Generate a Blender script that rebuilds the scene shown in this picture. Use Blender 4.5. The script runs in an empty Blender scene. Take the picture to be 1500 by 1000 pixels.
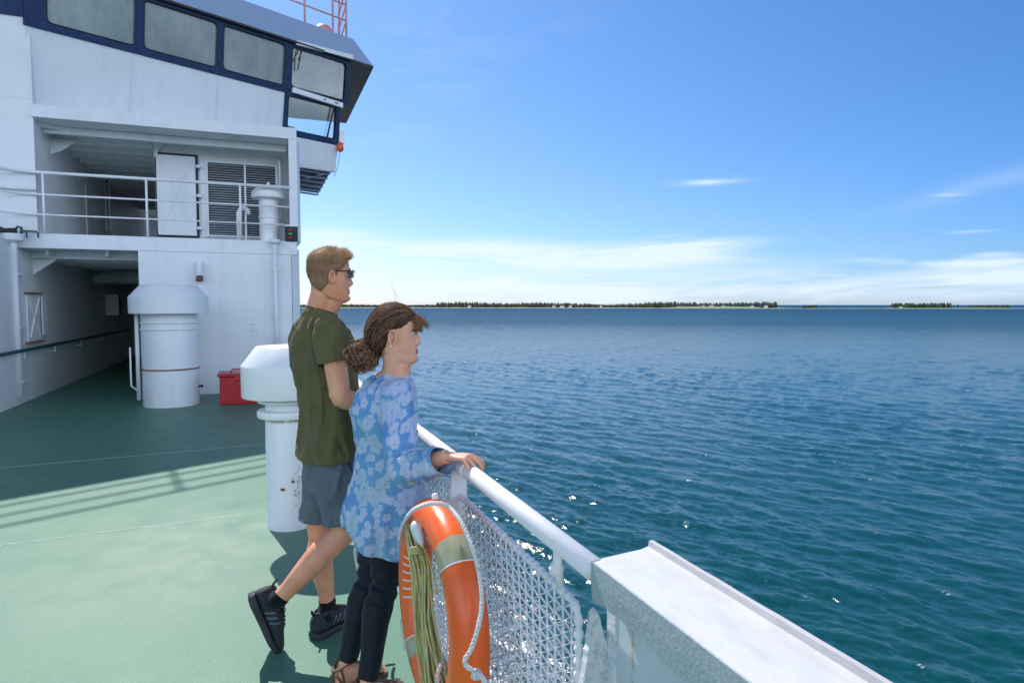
import bpy, bmesh, math, random
import numpy as np
from mathutils import Vector, Matrix, noise as mnoise
random.seed(7); RNG = np.random.default_rng(7)
scene = bpy.context.scene
COL = scene.collection
R = math.radians
H = 1.58                      # eye height above the deck
YAW, PIT, F = R(21.2), math.atan(53.5/960), 960.0
SEA = -10.0
_f = Vector((math.sin(YAW)*math.cos(PIT), math.cos(YAW)*math.cos(PIT), -math.sin(PIT)))
_r = Vector((math.cos(YAW), -math.sin(YAW), 0))
_u = _r.cross(_f)
_fh = Vector((math.sin(YAW), math.cos(YAW), 0))
EYE = Vector((0, 0, H))
def ray(px, py): return (_f*F + _r*(px-750) + _u*(500-py))
def at(px, py, d):
    "point seen at (px,py) of the 1500x1000 photo, d metres ahead"
    v = ray(px, py); return EYE + v*(d/v.dot(_fh))
def atY(px, py, Y):
    v = ray(px, py); return EYE + v*(Y/v.y)
def atX(px, py, X):
    v = ray(px, py); return EYE + v*(X/v.x)
def atZ(px, py, z):
    v = ray(px, py); return EYE + v*((z-H)/v.z)

# ---------------------------------------------------------------- scene set-up
cam = bpy.data.objects.new('camera', bpy.data.cameras.new('camera')); COL.objects.link(cam)
cam.location = EYE
cam.rotation_euler = (math.pi/2-PIT, 0, -YAW)
cam.data.sensor_width = 36; cam.data.lens = F*36/1500
cam.data.clip_start = .05; cam.data.clip_end = 200000
scene.camera = cam
scene.render.engine = 'CYCLES'
vs = scene.view_settings
vs.view_transform = 'Standard'; vs.look = 'None'; vs.gamma = 1; vs.use_curve_mapping = False
vs.exposure = EXPO = 0.52
SUN_EL, SUN_AZ = R(49), R(-11)        # azimuth from +Y towards +X
sd = Vector((math.sin(SUN_AZ)*math.cos(SUN_EL), math.cos(SUN_AZ)*math.cos(SUN_EL), math.sin(SUN_EL)))
sl = bpy.data.lights.new('sun', 'SUN'); so = bpy.data.objects.new('sun', sl); COL.objects.link(so)
sl.energy = 3.9; sl.angle = R(.53); sl.color = (1, .955, .89)
so.rotation_euler = sd.to_track_quat('Z', 'Y').to_euler(); so.location = (0, 20, 40)

# ---------------------------------------------------------------- node helpers
class NT:
    def __init__(s, nt): s.nt = nt; s.n = nt.nodes; s.l = nt.links
    def new(s, t, **k):
        n = s.n.new(t)
        for a, v in k.items(): setattr(n, a, v)
        return n
    def set(s, n, i, v):
        if isinstance(v, bpy.types.NodeSocket): s.l.new(v, n.inputs[i])
        else:
            if isinstance(v, (tuple, list)) and len(v) == 3 and n.inputs[i].type == 'RGBA': v = (*v, 1)
            n.inputs[i].default_value = v
    def math(s, op, a, b=0, c=None, clamp=False):
        n = s.new('ShaderNodeMath', operation=op, use_clamp=clamp); s.set(n, 0, a); s.set(n, 1, b)
        if c is not None: s.set(n, 2, c)
        return n.outputs[0]
    def mix(s, f, a, b, blend='MIX'):
        n = s.new('ShaderNodeMix', data_type='RGBA', blend_type=blend)
        s.set(n, 0, f); s.set(n, 6, a); s.set(n, 7, b); return n.outputs[2]
    def noise(s, vec, scale, detail=4, rough=.55, dist=0, dim='3D'):
        n = s.new('ShaderNodeTexNoise', noise_dimensions=dim); s.set(n, 'Vector', vec) if vec is not None else None
        n.inputs['Scale'].default_value = scale; n.inputs['Detail'].default_value = detail
        n.inputs['Roughness'].default_value = rough; n.inputs['Distortion'].default_value = dist
        return n.outputs[0]
    def ramp(s, f, a, b, lo=0., hi=1.):
        n = s.new('ShaderNodeMapRange', clamp=True); s.set(n, 0, f)
        for i, v in enumerate((a, b, lo, hi)): n.inputs[i+1].default_value = v
        return n.outputs[0]
    def map(s, vec, scale=(1, 1, 1), rot=(0, 0, 0), loc=(0, 0, 0)):
        n = s.new('ShaderNodeMapping'); s.set(n, 0, vec)
        n.inputs['Scale'].default_value = scale; n.inputs['Rotation'].default_value = rot; n.inputs['Location'].default_value = loc
        return n.outputs[0]
    def coord(s, which='Object'): return s.new('ShaderNodeTexCoord').outputs[which]
    def bump(s, h, strength=.3, dist=.01, normal=None):
        n = s.new('ShaderNodeBump'); s.set(n, 'Height', h); n.inputs['Strength'].default_value = strength
        n.inputs['Distance'].default_value = dist
        if normal is not None: s.set(n, 'Normal', normal)
        return n.outputs[0]
def newmat(name):
    m = bpy.data.materials.new(name); m.use_nodes = True
    t = NT(m.node_tree); b = m.node_tree.nodes['Principled BSDF']
    return m, t, b
def simple(name, col, rough=.5, metal=0, var=.12, scale=6, bump=0, bscale=60, bdist=.003, spec=.5):
    m, t, b = newmat(name); v = t.coord()
    n = t.noise(v, scale, 5)
    d = tuple(c*(1-var) for c in col); l = tuple(min(1, c*(1+var)) for c in col)
    t.set(b, 'Base Color', t.mix(t.ramp(n, .3, .7), d, l)); b.inputs['Roughness'].default_value = rough
    b.inputs['Metallic'].default_value = metal; b.inputs['Specular IOR Level'].default_value = spec
    if bump: t.set(b, 'Normal', t.bump(t.noise(v, bscale, 4), bump, bdist))
    return m
def paint(name, col, rough=.35, dirt=(.35, .33, .3), amt=.25, rust=.0, bump=.15, seam=False):
    "weathered marine paint: soft blotches, vertical run marks, small rust specks, dented plate"
    m, t, b = newmat(name); v = t.coord()
    blot = t.noise(v, 1.3, 6, .6)
    runs = t.noise(t.map(v, (9, 9, .55)), 1.0, 5, .6)
    f = t.math('MULTIPLY', t.ramp(t.math('ADD', t.math('MULTIPLY', blot, .5), t.math('MULTIPLY', runs, .5)), .47, .72), amt)
    c = t.mix(f, col, dirt)
    if rust:
        rn = t.noise(t.map(v, (14, 14, 3.2)), 1.0, 6, .7); big = t.noise(v, 2.1, 3)
        rf = t.math('MULTIPLY', t.ramp(rn, .66, .74), t.ramp(big, .5, .62))
        c = t.mix(t.math('MULTIPLY', rf, rust), c, (.28, .11, .035))
    t.set(b, 'Base Color', c)
    t.set(b, 'Roughness', t.ramp(blot, .3, .7, rough*.8, rough*1.35))
    hgt = t.math('ADD', t.math('MULTIPLY', t.noise(v, 1.7, 2), 1.0), t.math('MULTIPLY', t.noise(v, 55, 3), .012))
    t.set(b, 'Normal', t.bump(hgt, bump, .08))
    return m
M = {}
M['white'] = paint('white_marine_paint', (.80, .81, .82), .32, amt=.25, rust=.5)
M['wall'] = paint('white_wall_paint', (.74, .77, .80), .42, dirt=(.50, .55, .58), amt=.4, rust=.6, bump=.2)
M['inner'] = paint('grey_white_paint', (.76, .79, .80), .4, amt=.3, rust=.3)
M['thick'] = paint('thick_white_paint', (.76, .76, .77), .5, dirt=(.55, .53, .5), amt=.3, rust=.2)
M['navy'] = simple('navy_paint', (.008, .032, .10), .5, var=.35, scale=9, spec=.25)
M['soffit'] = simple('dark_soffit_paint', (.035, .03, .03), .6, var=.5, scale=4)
M['fascia'] = paint('pale_blue_fascia', (.30, .39, .54), .5, amt=.2)
M['black'] = simple('black_rubber', (.012, .012, .014), .5)
M['dark'] = simple('dark_interior', (.03, .035, .04), .7)
M['green_pipe'] = simple('green_pipe_paint', (.01, .07, .06), .4)
M['red'] = simple('red_gloss_paint', (.42, .012, .02), .3, var=.25, scale=5, bump=.1)
M['pink'] = simple('faded_red_paint', (.60, .30, .29), .5, var=.2)
M['orange_lamp'] = simple('orange_plastic', (.8, .12, .02), .35)
M['green_lamp'] = simple('green_glass', (.02, .35, .22), .2)
M['chrome'] = simple('worn_metal', (.5, .5, .5), .35, metal=1)

# ---------------------------------------------------------------- mesh builder
def tag(o, label=None, cat=None, group=None, kind=None):
    if label: o['label'] = label
    if cat: o['category'] = cat
    if group: o['group'] = group
    if kind: o['kind'] = kind
    return o
def empty(name, loc, label=None, cat=None, group=None):
    o = bpy.data.objects.new(name, None); COL.objects.link(o); o.location = loc; o.empty_display_size = .2
    return tag(o, label, cat, group)
def wloc(o):
    v = Vector((0, 0, 0))
    while o is not None: v += o.location; o = o.parent
    return v
class MB:
    def __init__(s): s.v = []; s.f = []
    def add(s, vs, fs):
        n = len(s.v); s.v += [tuple(p) for p in vs]; s.f += [tuple(i+n for i in q) for q in fs]; return s
    def box(s, a, b):
        x0, x1 = sorted((a[0], b[0])); y0, y1 = sorted((a[1], b[1])); z0, z1 = sorted((a[2], b[2]))
        return s.hexa([(x0, y0, z0), (x1, y0, z0), (x1, y1, z0), (x0, y1, z0)], [(x0, y0, z1), (x1, y0, z1), (x1, y1, z1), (x0, y1, z1)])
    def hexa(s, lo, hi):
        return s.add(list(lo)+list(hi), [(3, 2, 1, 0), (4, 5, 6, 7), (0, 1, 5, 4), (1, 2, 6, 5), (2, 3, 7, 6), (3, 0, 4, 7)])
    def prism(s, pts, off):
        "polygon pts extruded by vector off"
        n = len(pts); off = Vector(off); q = [Vector(p) for p in pts]
        return s.add(q+[p+off for p in q], [tuple(range(n))[::-1], tuple(range(n, 2*n))]+[(i, (i+1) % n, n+(i+1) % n, n+i) for i in range(n)])
    def tube(s, pts, r, n=8, cap=True, closed=False, flat=1.0):
        P = [Vector(p) for p in pts]; m = len(P); rr = r if isinstance(r, (list, tuple, np.ndarray)) else [r]*m
        base = len(s.v); up = None
        for i in range(m):
            if closed: t = P[(i+1) % m]-P[i-1]
            else: t = P[min(i+1, m-1)]-P[max(i-1, 0)]
            if t.length < 1e-9: t = Vector((0, 0, 1))
            t.normalize()
            if up is None: up = t.orthogonal().normalized()
            up = (up-t*up.dot(t)); up = up.normalized() if up.length > 1e-6 else t.orthogonal().normalized()
            w = t.cross(up)
            for k in range(n):
                a = 2*math.pi*k/n
                s.v.append(tuple(P[i]+(up*math.cos(a)+w*math.sin(a)*flat)*rr[i]))
        seg = m if closed else m-1
        for i in range(seg):
            j = (i+1) % m
            for k in range(n):
                k2 = (k+1) % n
                s.f.append((base+i*n+k, base+i*n+k2, base+j*n+k2, base+j*n+k))
        if cap and not closed:
            s.f.append(tuple(base+k for k in range(n))[::-1]); s.f.append(tuple(base+(m-1)*n+k for k in range(n)))
        return s
    def bar(s, a, b, w, h, upv=(0, 0, 1)):
        a, b = Vector(a), Vector(b); t = (b-a).normalized(); u = Vector(upv); u = (u-t*u.dot(t)).normalized(); q = t.cross(u)
        c = [q*(-w/2)+u*(-h/2), q*(w/2)+u*(-h/2), q*(w/2)+u*(h/2), q*(-w/2)+u*(h/2)]
        return s.hexa([a+x for x in c], [b+x for x in c])
    def lathe(s, prof, c=(0, 0, 0), n=32, cap=True, wob=0):
        "prof: list of (radius, z)"
        base = len(s.v); m = len(prof)
        for r, z in prof:
            for k in range(n):
                a = 2*math.pi*k/n
                s.v.append((c[0]+r*math.cos(a), c[1]+r*math.sin(a), c[2]+z))
        for i in range(m-1):
            for k in range(n):
                k2 = (k+1) % n; s.f.append((base+i*n+k, base+i*n+k2, base+(i+1)*n+k2, base+(i+1)*n+k))
        if cap:
            s.f.append(tuple(base+k for k in range(n))[::-1]); s.f.append(tuple(base+(m-1)*n+k for k in range(n)))
        return s
    def torus(s, c, R0, r0, axis=(1, 0, 0), n=48, k=12, squash=1.0):
        ax = Vector(axis).normalized(); a = ax.orthogonal().normalized(); b = ax.cross(a)
        return s.tube([Vector(c)+(a*math.cos(2*math.pi*i/n)+b*math.sin(2*math.pi*i/n))*R0 for i in range(n)], r0, k, closed=True)
    def loft(s, rings, cap=True):
        base = len(s.v); n = len(rings[0])
        for r in rings: s.v += [tuple(p) for p in r]
        for i in range(len(rings)-1):
            for k in range(n):
                k2 = (k+1) % n; s.f.append((base+i*n+k, base+i*n+k2, base+(i+1)*n+k2, base+(i+1)*n+k))
        if cap:
            s.f.append(tuple(base+k for k in range(n))[::-1]); s.f.append(tuple(base+(len(rings)-1)*n+k for k in range(n)))
        return s
    def build(s, name, mat, parent=None, smooth=False, bevel=0, label=None, seg=2, autosm=None):
        o0 = wloc(parent) if parent is not None else Vector((0, 0, 0))
        me = bpy.data.meshes.new(name)
        me.from_pydata([(x-o0.x, y-o0.y, z-o0.z) for x, y, z in s.v], [], s.f); me.update()
        mats = mat if isinstance(mat, (list, tuple)) else [mat]
        for q in mats: me.materials.append(q)
        if smooth: me.polygons.foreach_set('use_smooth', [True]*len(me.polygons))
        o = bpy.data.objects.new(name, me); COL.objects.link(o)
        if parent is not None: o.parent = parent
        if autosm is not None:
            me.polygons.foreach_set('use_smooth', [True]*len(me.polygons))
            bm = bmesh.new(); bm.from_mesh(me)
            for e in bm.edges:
                if len(e.link_faces) == 2 and e.calc_face_angle(0) > R(autosm): e.smooth = False
            bm.to_mesh(me); bm.free()
        if bevel:
            bv = o.modifiers.new('bevel', 'BEVEL'); bv.width = bevel; bv.segments = seg; bv.limit_method = 'ANGLE'; bv.angle_limit = R(35)
        if label: o['label'] = label
        return o
# ================================================================ sky
w = bpy.data.worlds.new('World'); scene.world = w; w.use_nodes = True
t = NT(w.node_tree); bg = w.node_tree.nodes['Background']
sky = t.new('ShaderNodeTexSky', sky_type='NISHITA'); sky.sun_disc = False
sky.sun_elevation = SUN_EL; sky.sun_rotation = SUN_AZ; sky.altitude = 0
sky.air_density = 1.0; sky.dust_density = .2; sky.ozone_density = 2.2
bg.inputs['Strength'].default_value = .135
hs = t.new('ShaderNodeHueSaturation'); t.set(hs, 'Color', sky.outputs[0]); hs.inputs['Saturation'].default_value = 1.08
d = t.coord('Generated'); sx = t.new('ShaderNodeSeparateXYZ'); t.set(sx, 0, d)
az = t.math('ARCTAN2', sx.outputs[0], sx.outputs[1]); el = t.math('ARCSINE', sx.outputs[2])
cv = t.new('ShaderNodeCombineXYZ'); t.set(cv, 0, az); t.set(cv, 1, el)
def gaus(azc, elc, sa, se, tilt=0.):
    da = t.math('SUBTRACT', az, azc); de = t.math('SUBTRACT', t.math('SUBTRACT', el, elc), t.math('MULTIPLY', da, tilt))
    q = t.math('ADD', t.math('POWER', t.math('DIVIDE', t.math('ABSOLUTE', da), sa), 2.), t.math('POWER', t.math('DIVIDE', t.math('ABSOLUTE', de), se), 2.))
    return t.math('EXPONENT', t.math('MULTIPLY', q, -1.))
def pxdir(px, py):
    v = ray(px, py).normalized(); return math.atan2(v.x, v.y), math.asin(v.z)
n1 = t.noise(t.map(cv.outputs[0], (3.2, 26, 1), rot=(0, 0, R(-4))), 1.0, 7, .62, .6)
n2 = t.noise(t.map(cv.outputs[0], (9, 80, 1), rot=(0, 0, R(2)), loc=(3, 1, 0)), 1.0, 6, .6, .4)
band = 0
blobs = [(480, 352, .07, .018, 1.2, -.02), (620, 366, .16, .020, 1.5, .02), (850, 378, .20, .018, 1.45, .02), (1000, 362, .09, .016, 1.3, .03), (700, 395, .35, .016, .75, 0),
         (900, 418, .60, .022, .95, 0), (600, 432, .45, .018, .95, 0), (1310, 383, .055, .0045, 1.3, -.08), (1430, 384, .06, .006, 1.2, .02),
         (1300, 425, .3, .02, .6, 0), (1470, 400, .07, .012, .8, 0), (1420, 340, .03, .003, .5, 0), (1450, 372, .03, .003, .8, 0)]
tot = None
for px, py, sa, se, am, ti in blobs:
    a0, e0 = pxdir(px, py); g = t.math('MULTIPLY', gaus(a0, e0, sa, se, ti), am)
    tot = g if tot is None else t.math('ADD', tot, g)
low = t.math('MULTIPLY', t.ramp(n1, .30, .72), tot)
cl = t.math('MULTIPLY', t.ramp(low, .10, .80), .80)
a0, e0 = pxdir(1042, 267); g1 = t.math('MULTIPLY', gaus(a0, e0, .042, .0042), t.ramp(n2, .25, .6))
a0, e0 = pxdir(1385, 286); g2 = t.math('MULTIPLY', gaus(a0, e0, .02, .003), t.ramp(n2, .3, .6))
a0, e0 = pxdir(1450, 268); g3 = t.math('MULTIPLY', gaus(a0, e0, .09, .012, .22), t.math('MULTIPLY', t.ramp(n2, .1, .9), .28))
n3 = t.noise(t.map(cv.outputs[0], (6, 16, 1), rot=(0, 0, R(28))), 1.0, 6, .6, .5)
a0, e0 = pxdir(600, 120); g4 = t.math('MULTIPLY', gaus(a0, e0, .22, .10, .5), t.math('MULTIPLY', t.ramp(n3, .5, .85), .22))
c = t.math('MINIMUM', t.math('ADD', t.math('ADD', cl, t.math('MULTIPLY', g1, .75)), t.math('ADD', t.math('MULTIPLY', g2, .55), t.math('ADD', g3, g4))), .9)
lowf = t.ramp(el, 0, .5)
tint = t.mix(t.math('POWER', lowf, .6), (.345, .475, .79, 1), (.44, .635, .80, 1))
azf = t.mix(t.ramp(az, -.1, 1.15), (1.55, 1.20, 1.05, 1), (.70, .85, .94, 1))
skyc = t.mix(1.0, t.mix(1.0, hs.outputs[0], tint, 'MULTIPLY'), azf, 'MULTIPLY')
# unseen broken cloud added low behind the camera to fill shaded walls; zenith dimmed
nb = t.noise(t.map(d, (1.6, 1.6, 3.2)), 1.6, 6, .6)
skyc = t.mix(t.ramp(el, .55, 1.25), skyc, t.mix(1.0, skyc, (.36, .40, .48, 1), 'MULTIPLY'))
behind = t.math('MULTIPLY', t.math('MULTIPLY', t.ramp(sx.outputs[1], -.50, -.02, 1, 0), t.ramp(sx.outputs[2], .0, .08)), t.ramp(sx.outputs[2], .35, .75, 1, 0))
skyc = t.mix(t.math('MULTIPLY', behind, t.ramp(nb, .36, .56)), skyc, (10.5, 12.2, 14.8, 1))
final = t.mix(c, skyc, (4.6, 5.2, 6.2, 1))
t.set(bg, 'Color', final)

# ================================================================ water
def ocean_tile(N, L, kp, rms, chop, wdir, seed, kmin=0, spread=2.0):
    rg = np.random.default_rng(seed)
    k1 = 2*np.pi*np.fft.fftfreq(N, L/N); kx, ky = np.meshgrid(k1, k1, indexing='ij'); k = np.hypot(kx, ky); k[0, 0] = 1
    cs = (kx*math.cos(wdir)+ky*math.sin(wdir))/k
    S = np.exp(-1.25*(kp/k)**2)/k**4*np.abs(cs)**spread; S[0, 0] = 0; S[k < kmin] = 0
    A = (rg.normal(size=(N, N))+1j*rg.normal(size=(N, N)))*np.sqrt(S)
    h = np.fft.ifft2(A).real; sc = rms/h.std(); A = A*sc; h = h*sc
    dx = np.fft.ifft2(-1j*A*kx/k).real*chop; dy = np.fft.ifft2(-1j*A*ky/k).real*chop
    jxx = np.fft.ifft2(A*kx*kx/k).real*chop
    return h, dx, dy, jxx, L
def samp(a, L, x, y):
    N = a.shape[0]; u = (x/L*N) % N; v = (y/L*N) % N
    i = np.floor(u).astype(int); j = np.floor(v).astype(int); fu = u-i; fv = v-j; i %= N; j %= N; i2 = (i+1) % N; j2 = (j+1) % N
    return a[i, j]*(1-fu)*(1-fv)+a[i2, j]*fu*(1-fv)+a[i, j2]*(1-fu)*fv+a[i2, j2]*fu*fv
WD = R(20)                                  # travel direction, measured from +X
T1 = ocean_tile(1024, 131., 1.65, .050, .9, WD, 3, spread=5.0)
T2 = ocean_tile(512, 37., 5.0, .014, .8, WD+.3, 5, kmin=3, spread=1.2)
rows = 980; cols = 820
pyv = np.concatenate([np.linspace(1500, 470, 760), np.linspace(469.2, 448.2, 200), 446.5+np.geomspace(1.5, .08, 20)])
dist = (H-SEA)*960/(pyv-446.5); rows = len(dist)
azv = np.linspace(R(-14), R(74), cols)
D, A_ = np.meshgrid(dist, azv, indexing='ij')
X = D*np.sin(A_)/np.cos((A_-YAW)*.0); Y = D*np.cos(A_)
fade1 = np.clip(1.5-D/260, 0, 1); fade2 = np.clip(1.5-D/70, 0, 1)
c_, s_ = math.cos(.5), math.sin(.5); X2 = X*c_-Y*s_; Y2 = X*s_+Y*c_
big = .75+.5*np.clip(samp(T1[0], 1900., X, Y)/.05*.5+.5, 0, 1)
Z = samp(T1[0], T1[4], X, Y)*fade1*big+samp(T2[0], T2[4], X2, Y2)*fade2
XX = X+samp(T1[1], T1[4], X, Y)*fade1*big; YY = Y+samp(T1[2], T1[4], X, Y)*fade1*big
J = samp(T1[3], T1[4], X, Y)*fade1
foam = np.clip((J-np.quantile(J[D < 400], .9985))*5, 0, 1)*np.clip(1.2-D/500, 0, 1)
co = np.stack([XX, YY, Z+SEA], -1).reshape(-1, 3)
ii = (np.arange(rows-1)[:, None]*cols+np.arange(cols-1)[None, :]).ravel()
fc = np.stack([ii, ii+1, ii+cols+1, ii+cols], -1)
me = bpy.data.meshes.new('water'); me.vertices.add(len(co)); me.vertices.foreach_set('co', co.ravel())
me.loops.add(fc.size); me.loops.foreach_set('vertex_index', fc.ravel().astype(np.int32))
me.polygons.add(len(fc)); me.polygons.foreach_set('loop_start', (np.arange(len(fc))*4).astype(np.int32))
me.update(); me.validate()
me.polygons.foreach_set('use_smooth', np.ones(len(fc), bool))
at_ = me.attributes.new('foam', 'FLOAT', 'POINT'); at_.data.foreach_set('value', foam.ravel().astype(np.float32))
water = bpy.data.objects.new('water', me); COL.objects.link(water)
tag(water, 'blue green choppy sea around the ferry reaching to the horizon', 'water', kind='structure')
m, t, b = newmat('sea_water'); me.materials.append(m)
v = t.coord()
geo = t.new('ShaderNodeSeparateXYZ'); t.set(geo, 0, v)
dist_n = t.new('ShaderNodeVectorMath', operation='LENGTH'); t.set(dist_n, 0, v)
patch = t.noise(v, .012, 4, .6)
lw = t.new('ShaderNodeLayerWeight'); lw.inputs['Blend'].default_value = .35
b.inputs['IOR'].default_value = 1.333
r1 = t.noise(t.map(v, (1, .55, 1), rot=(0, 0, R(-20))), 5.5, 6, .62, .3)
r2 = t.noise(t.map(v, (1, .6, 1), rot=(0, 0, R(15))), 17, 4, .6, .2)
r3 = t.noise(t.map(v, (1, .4, 1), rot=(0, 0, R(-20))), .9, 5, .6, .3)
dl = dist_n.outputs['Value']
r5 = t.noise(t.map(v, (1, .28, 1), rot=(0, 0, R(-20))), .5, 4, .55, .3)
hgt = t.math('MULTIPLY', t.ramp(dl, 60, 900, 1.0, 2.4), t.math('ADD', t.math('ADD', t.math('MULTIPLY', r1, .036), t.math('MULTIPLY', r2, .009)), t.math('ADD', t.math('MULTIPLY', r3, .10), t.math('MULTIPLY', r5, t.ramp(dl, 50, 220, .02, .34)))))
t.set(b, 'Normal', t.bump(hgt, .55, 1.0))
body = t.mix(t.ramp(patch, .35, .65), (.0035, .054, .065), (.0045, .067, .080))
# churned white water along the hull and the few breaking crests
fa = t.new('ShaderNodeAttribute', attribute_name='foam').outputs['Fac']
fn = t.noise(v, 2.6, 8, .75); fn2 = t.noise(v, 9, 5, .7)
crest = t.math('MULTIPLY', t.ramp(fa, .05, .6), t.ramp(fn2, .42, .58))
near = t.math('MULTIPLY', t.ramp(geo.outputs[0], 4, 15, 1, 0), t.ramp(geo.outputs[1], -30, 60, 1, 1))
hull = t.ramp(t.math('ADD', t.math('MULTIPLY', near, .40), t.math('MULTIPLY', fn, t.ramp(near, 0, .3))), .70, .95)
hull = t.math('MULTIPLY', hull, t.ramp(fn2, .40, .60))
ff = t.math('MAXIMUM', crest, hull)
t.set(b, 'Base Color', t.mix(ff, body, (.75, .78, .80)))
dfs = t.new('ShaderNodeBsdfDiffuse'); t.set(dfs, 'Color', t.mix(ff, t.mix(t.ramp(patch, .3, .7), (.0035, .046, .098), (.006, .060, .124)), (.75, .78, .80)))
t.l.new(b.inputs['Normal'].links[0].from_socket, dfs.inputs['Normal'])
mxw = t.new('ShaderNodeMixShader'); t.l.new(b.outputs[0], mxw.inputs[1]); t.l.new(dfs.outputs[0], mxw.inputs[2])
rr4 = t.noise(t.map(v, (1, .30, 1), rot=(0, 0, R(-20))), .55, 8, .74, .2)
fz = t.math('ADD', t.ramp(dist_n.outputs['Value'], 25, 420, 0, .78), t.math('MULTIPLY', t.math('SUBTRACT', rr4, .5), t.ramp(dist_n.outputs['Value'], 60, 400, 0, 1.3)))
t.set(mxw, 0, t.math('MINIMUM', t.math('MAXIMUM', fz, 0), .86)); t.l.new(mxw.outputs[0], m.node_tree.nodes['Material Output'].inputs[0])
t.set(b, 'Roughness', t.mix(ff, t.ramp(dist_n.outputs[1] if len(dist_n.outputs) > 1 else dist_n.outputs['Value'], 20, 1500, .10, .24), (.7, .7, .7)))

# ================================================================ far shore
def strip(name, mat, pts, z0, z1, depth, label, cat, kind='structure'):
    "low land: pts (px, distance) front edge"
    mb = MB(); fr = []; bk = []
    for i, (px, dd, h) in enumerate(pts):
        p = at(px, 450, dd); q = at(px, 450, dd+depth)
        fr.append((p.x, p.y, SEA-.3)); bk.append((q.x, q.y, h))
    rings = []
    for (a, bb, (px, dd, h)) in zip(fr, bk, pts):
        a, bb = Vector(a), Vector((bb[0], bb[1], SEA)); l = bb-a
        rings.append([a, a+l*.12+Vector((0, 0, h*.45)), a+l*.3+Vector((0, 0, h)), a+l*.8+Vector((0, 0, h)), bb+Vector((0, 0, -1))])
    v = [p for r in rings for p in r]; n = 5
    f = [(i*n+k, (i+1)*n+k, (i+1)*n+k+1, i*n+k+1) for i in range(len(rings)-1) for k in range(n-1)]
    mb.add(v, f); o = mb.build(name, mat, smooth=True); tag(o, label, cat, kind=kind); return o
m, t, b = newmat('shore_ground'); v = t.coord(); g = t.new('ShaderNodeSeparateXYZ'); t.set(g, 0, v)
n = t.noise(v, .02, 5)
lo = t.ramp(t.math('ADD', g.outputs[2], t.math('MULTIPLY', n, 1.2)), SEA+1.2, SEA+2.2)
t.set(b, 'Base Color', t.mix(lo, (.34, .27, .22), t.mix(t.ramp(n, .4, .6), (.11, .17, .045), (.20, .24, .09)))); b.inputs['Roughness'].default_value = .9
M['shore'] = m
def hz(a, b_, n, f): return [(a+(b_-a)*i/(n-1), *f(a+(b_-a)*i/(n-1), i)) for i in range(n)]
rs = random.Random(4)
strip('shore', M['shore'], hz(300, 1150, 70, lambda p, i: (2600-(p-300)*.62+rs.uniform(-20, 20), 2.0+rs.random()*1.8+(3.2 if 980 < p < 1110 else 0))), 0, 0, 420, 'long low wooded shore across the water', 'shore')
strip('spit', M['shore'], hz(1100, 1620, 50, lambda p, i: (2040-(p-1100)*.05+rs.uniform(-12, 12), .9+rs.random()*.7+(1.2 if 1300 < p < 1480 else 0))), 0, 0, 90, 'thin sand spit running out to the right of the wooded shore', 'shore')
# conifers and scrub, dense far-off belts
m, t, b = newmat('far_foliage'); v = t.coord(); n = t.noise(v, .08, 4); n2 = t.noise(v, .7, 3)
t.set(b, 'Base Color', t.mix(t.ramp(n, .3, .7), t.mix(n2, (.035, .060, .040), (.060, .090, .052)), (.065, .10, .045))); b.inputs['Roughness'].default_value = .9  # greens lightened and softened, distance haze painted into the colour
M['far_tree'] = m
def crown(mb, c, h, wd, rg):
    "irregular far-off tree: trunk and layered ragged leaf clumps"
    z0 = c[2]; mb.tube([(c[0], c[1], z0-1), (c[0], c[1], z0+h*.7)], [wd*.07, wd*.03], 4, cap=False)
    for k in range(9):
        f = (k+rg.random())/9; rr = wd*(.55*(1-f)**.8+.10)
        a = rg.random()*6.28; o = rr*.5*rg.random(); x, y, z = c[0]+math.cos(a)*o, c[1]+math.sin(a)*o, z0+h*(.12+.84*f)
        s = rr*(.6+.5*rg.random()); pts = [(x+s*math.cos(q+a)*(.7+.5*rg.random()), y+s*math.sin(q+a)*(.7+.5*rg.random()), z-h*.05*rg.random()) for q in (0, 1.26, 2.51, 3.77, 5.03)]
        mb.add(pts+[(x, y, z+h*(.09+.10*rg.random())), (x, y, z-h*.07)], [(i, (i+1) % 5, 5) for i in range(5)]+[((i+1) % 5, i, 6) for i in range(5)])
def belt(name, label, n, f, seed):
    rg = random.Random(seed); mb = MB()
    for i in range(n):
        px, dd, h, z = f(rg); p = at(px, 450, dd); crown(mb, (p.x, p.y, z), h, h*rg.uniform(.45, .8), rg)
    tag(mb.build(name, M['far_tree']), label, 'wood', kind='stuff')
def f_left(rg):
    px = rg.uniform(300, 1137); dd = 2600-(px-300)*.62+rg.uniform(70, 380)
    if 990 < px < 1115: dd += 150
    return px, dd, rg.choice([rg.uniform(9, 12), rg.uniform(11, 15), rg.uniform(12, 19)])*(1+.28*math.sin(px*.03)*math.sin(px*.011+1))*(.75 if px < 640 else 1), SEA+2
belt('shore_wood', 'dark green wood covering the long far shore left of the spit', 3600, f_left, 1)
belt('island_wood', 'taller dark conifer wood at the right part of the sand spit', 260, lambda rg: (1305+88*rg.random()**.9, 2080+rg.uniform(-10, 40), rg.uniform(8, 17), SEA+1.8), 2)
belt('spit_wood', 'low dark wood at the far right end of the sand spit', 100, lambda rg: (rg.uniform(1420, 1479), 2080+rg.uniform(-10, 35), rg.uniform(6, 11), SEA+1.8), 3)
belt('small_wood', 'small dark clump of trees between the shore and the spit', 40, lambda rg: (rg.uniform(1176, 1197), 2080+rg.uniform(-10, 30), rg.uniform(6, 11), SEA+1.5), 4)
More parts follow.
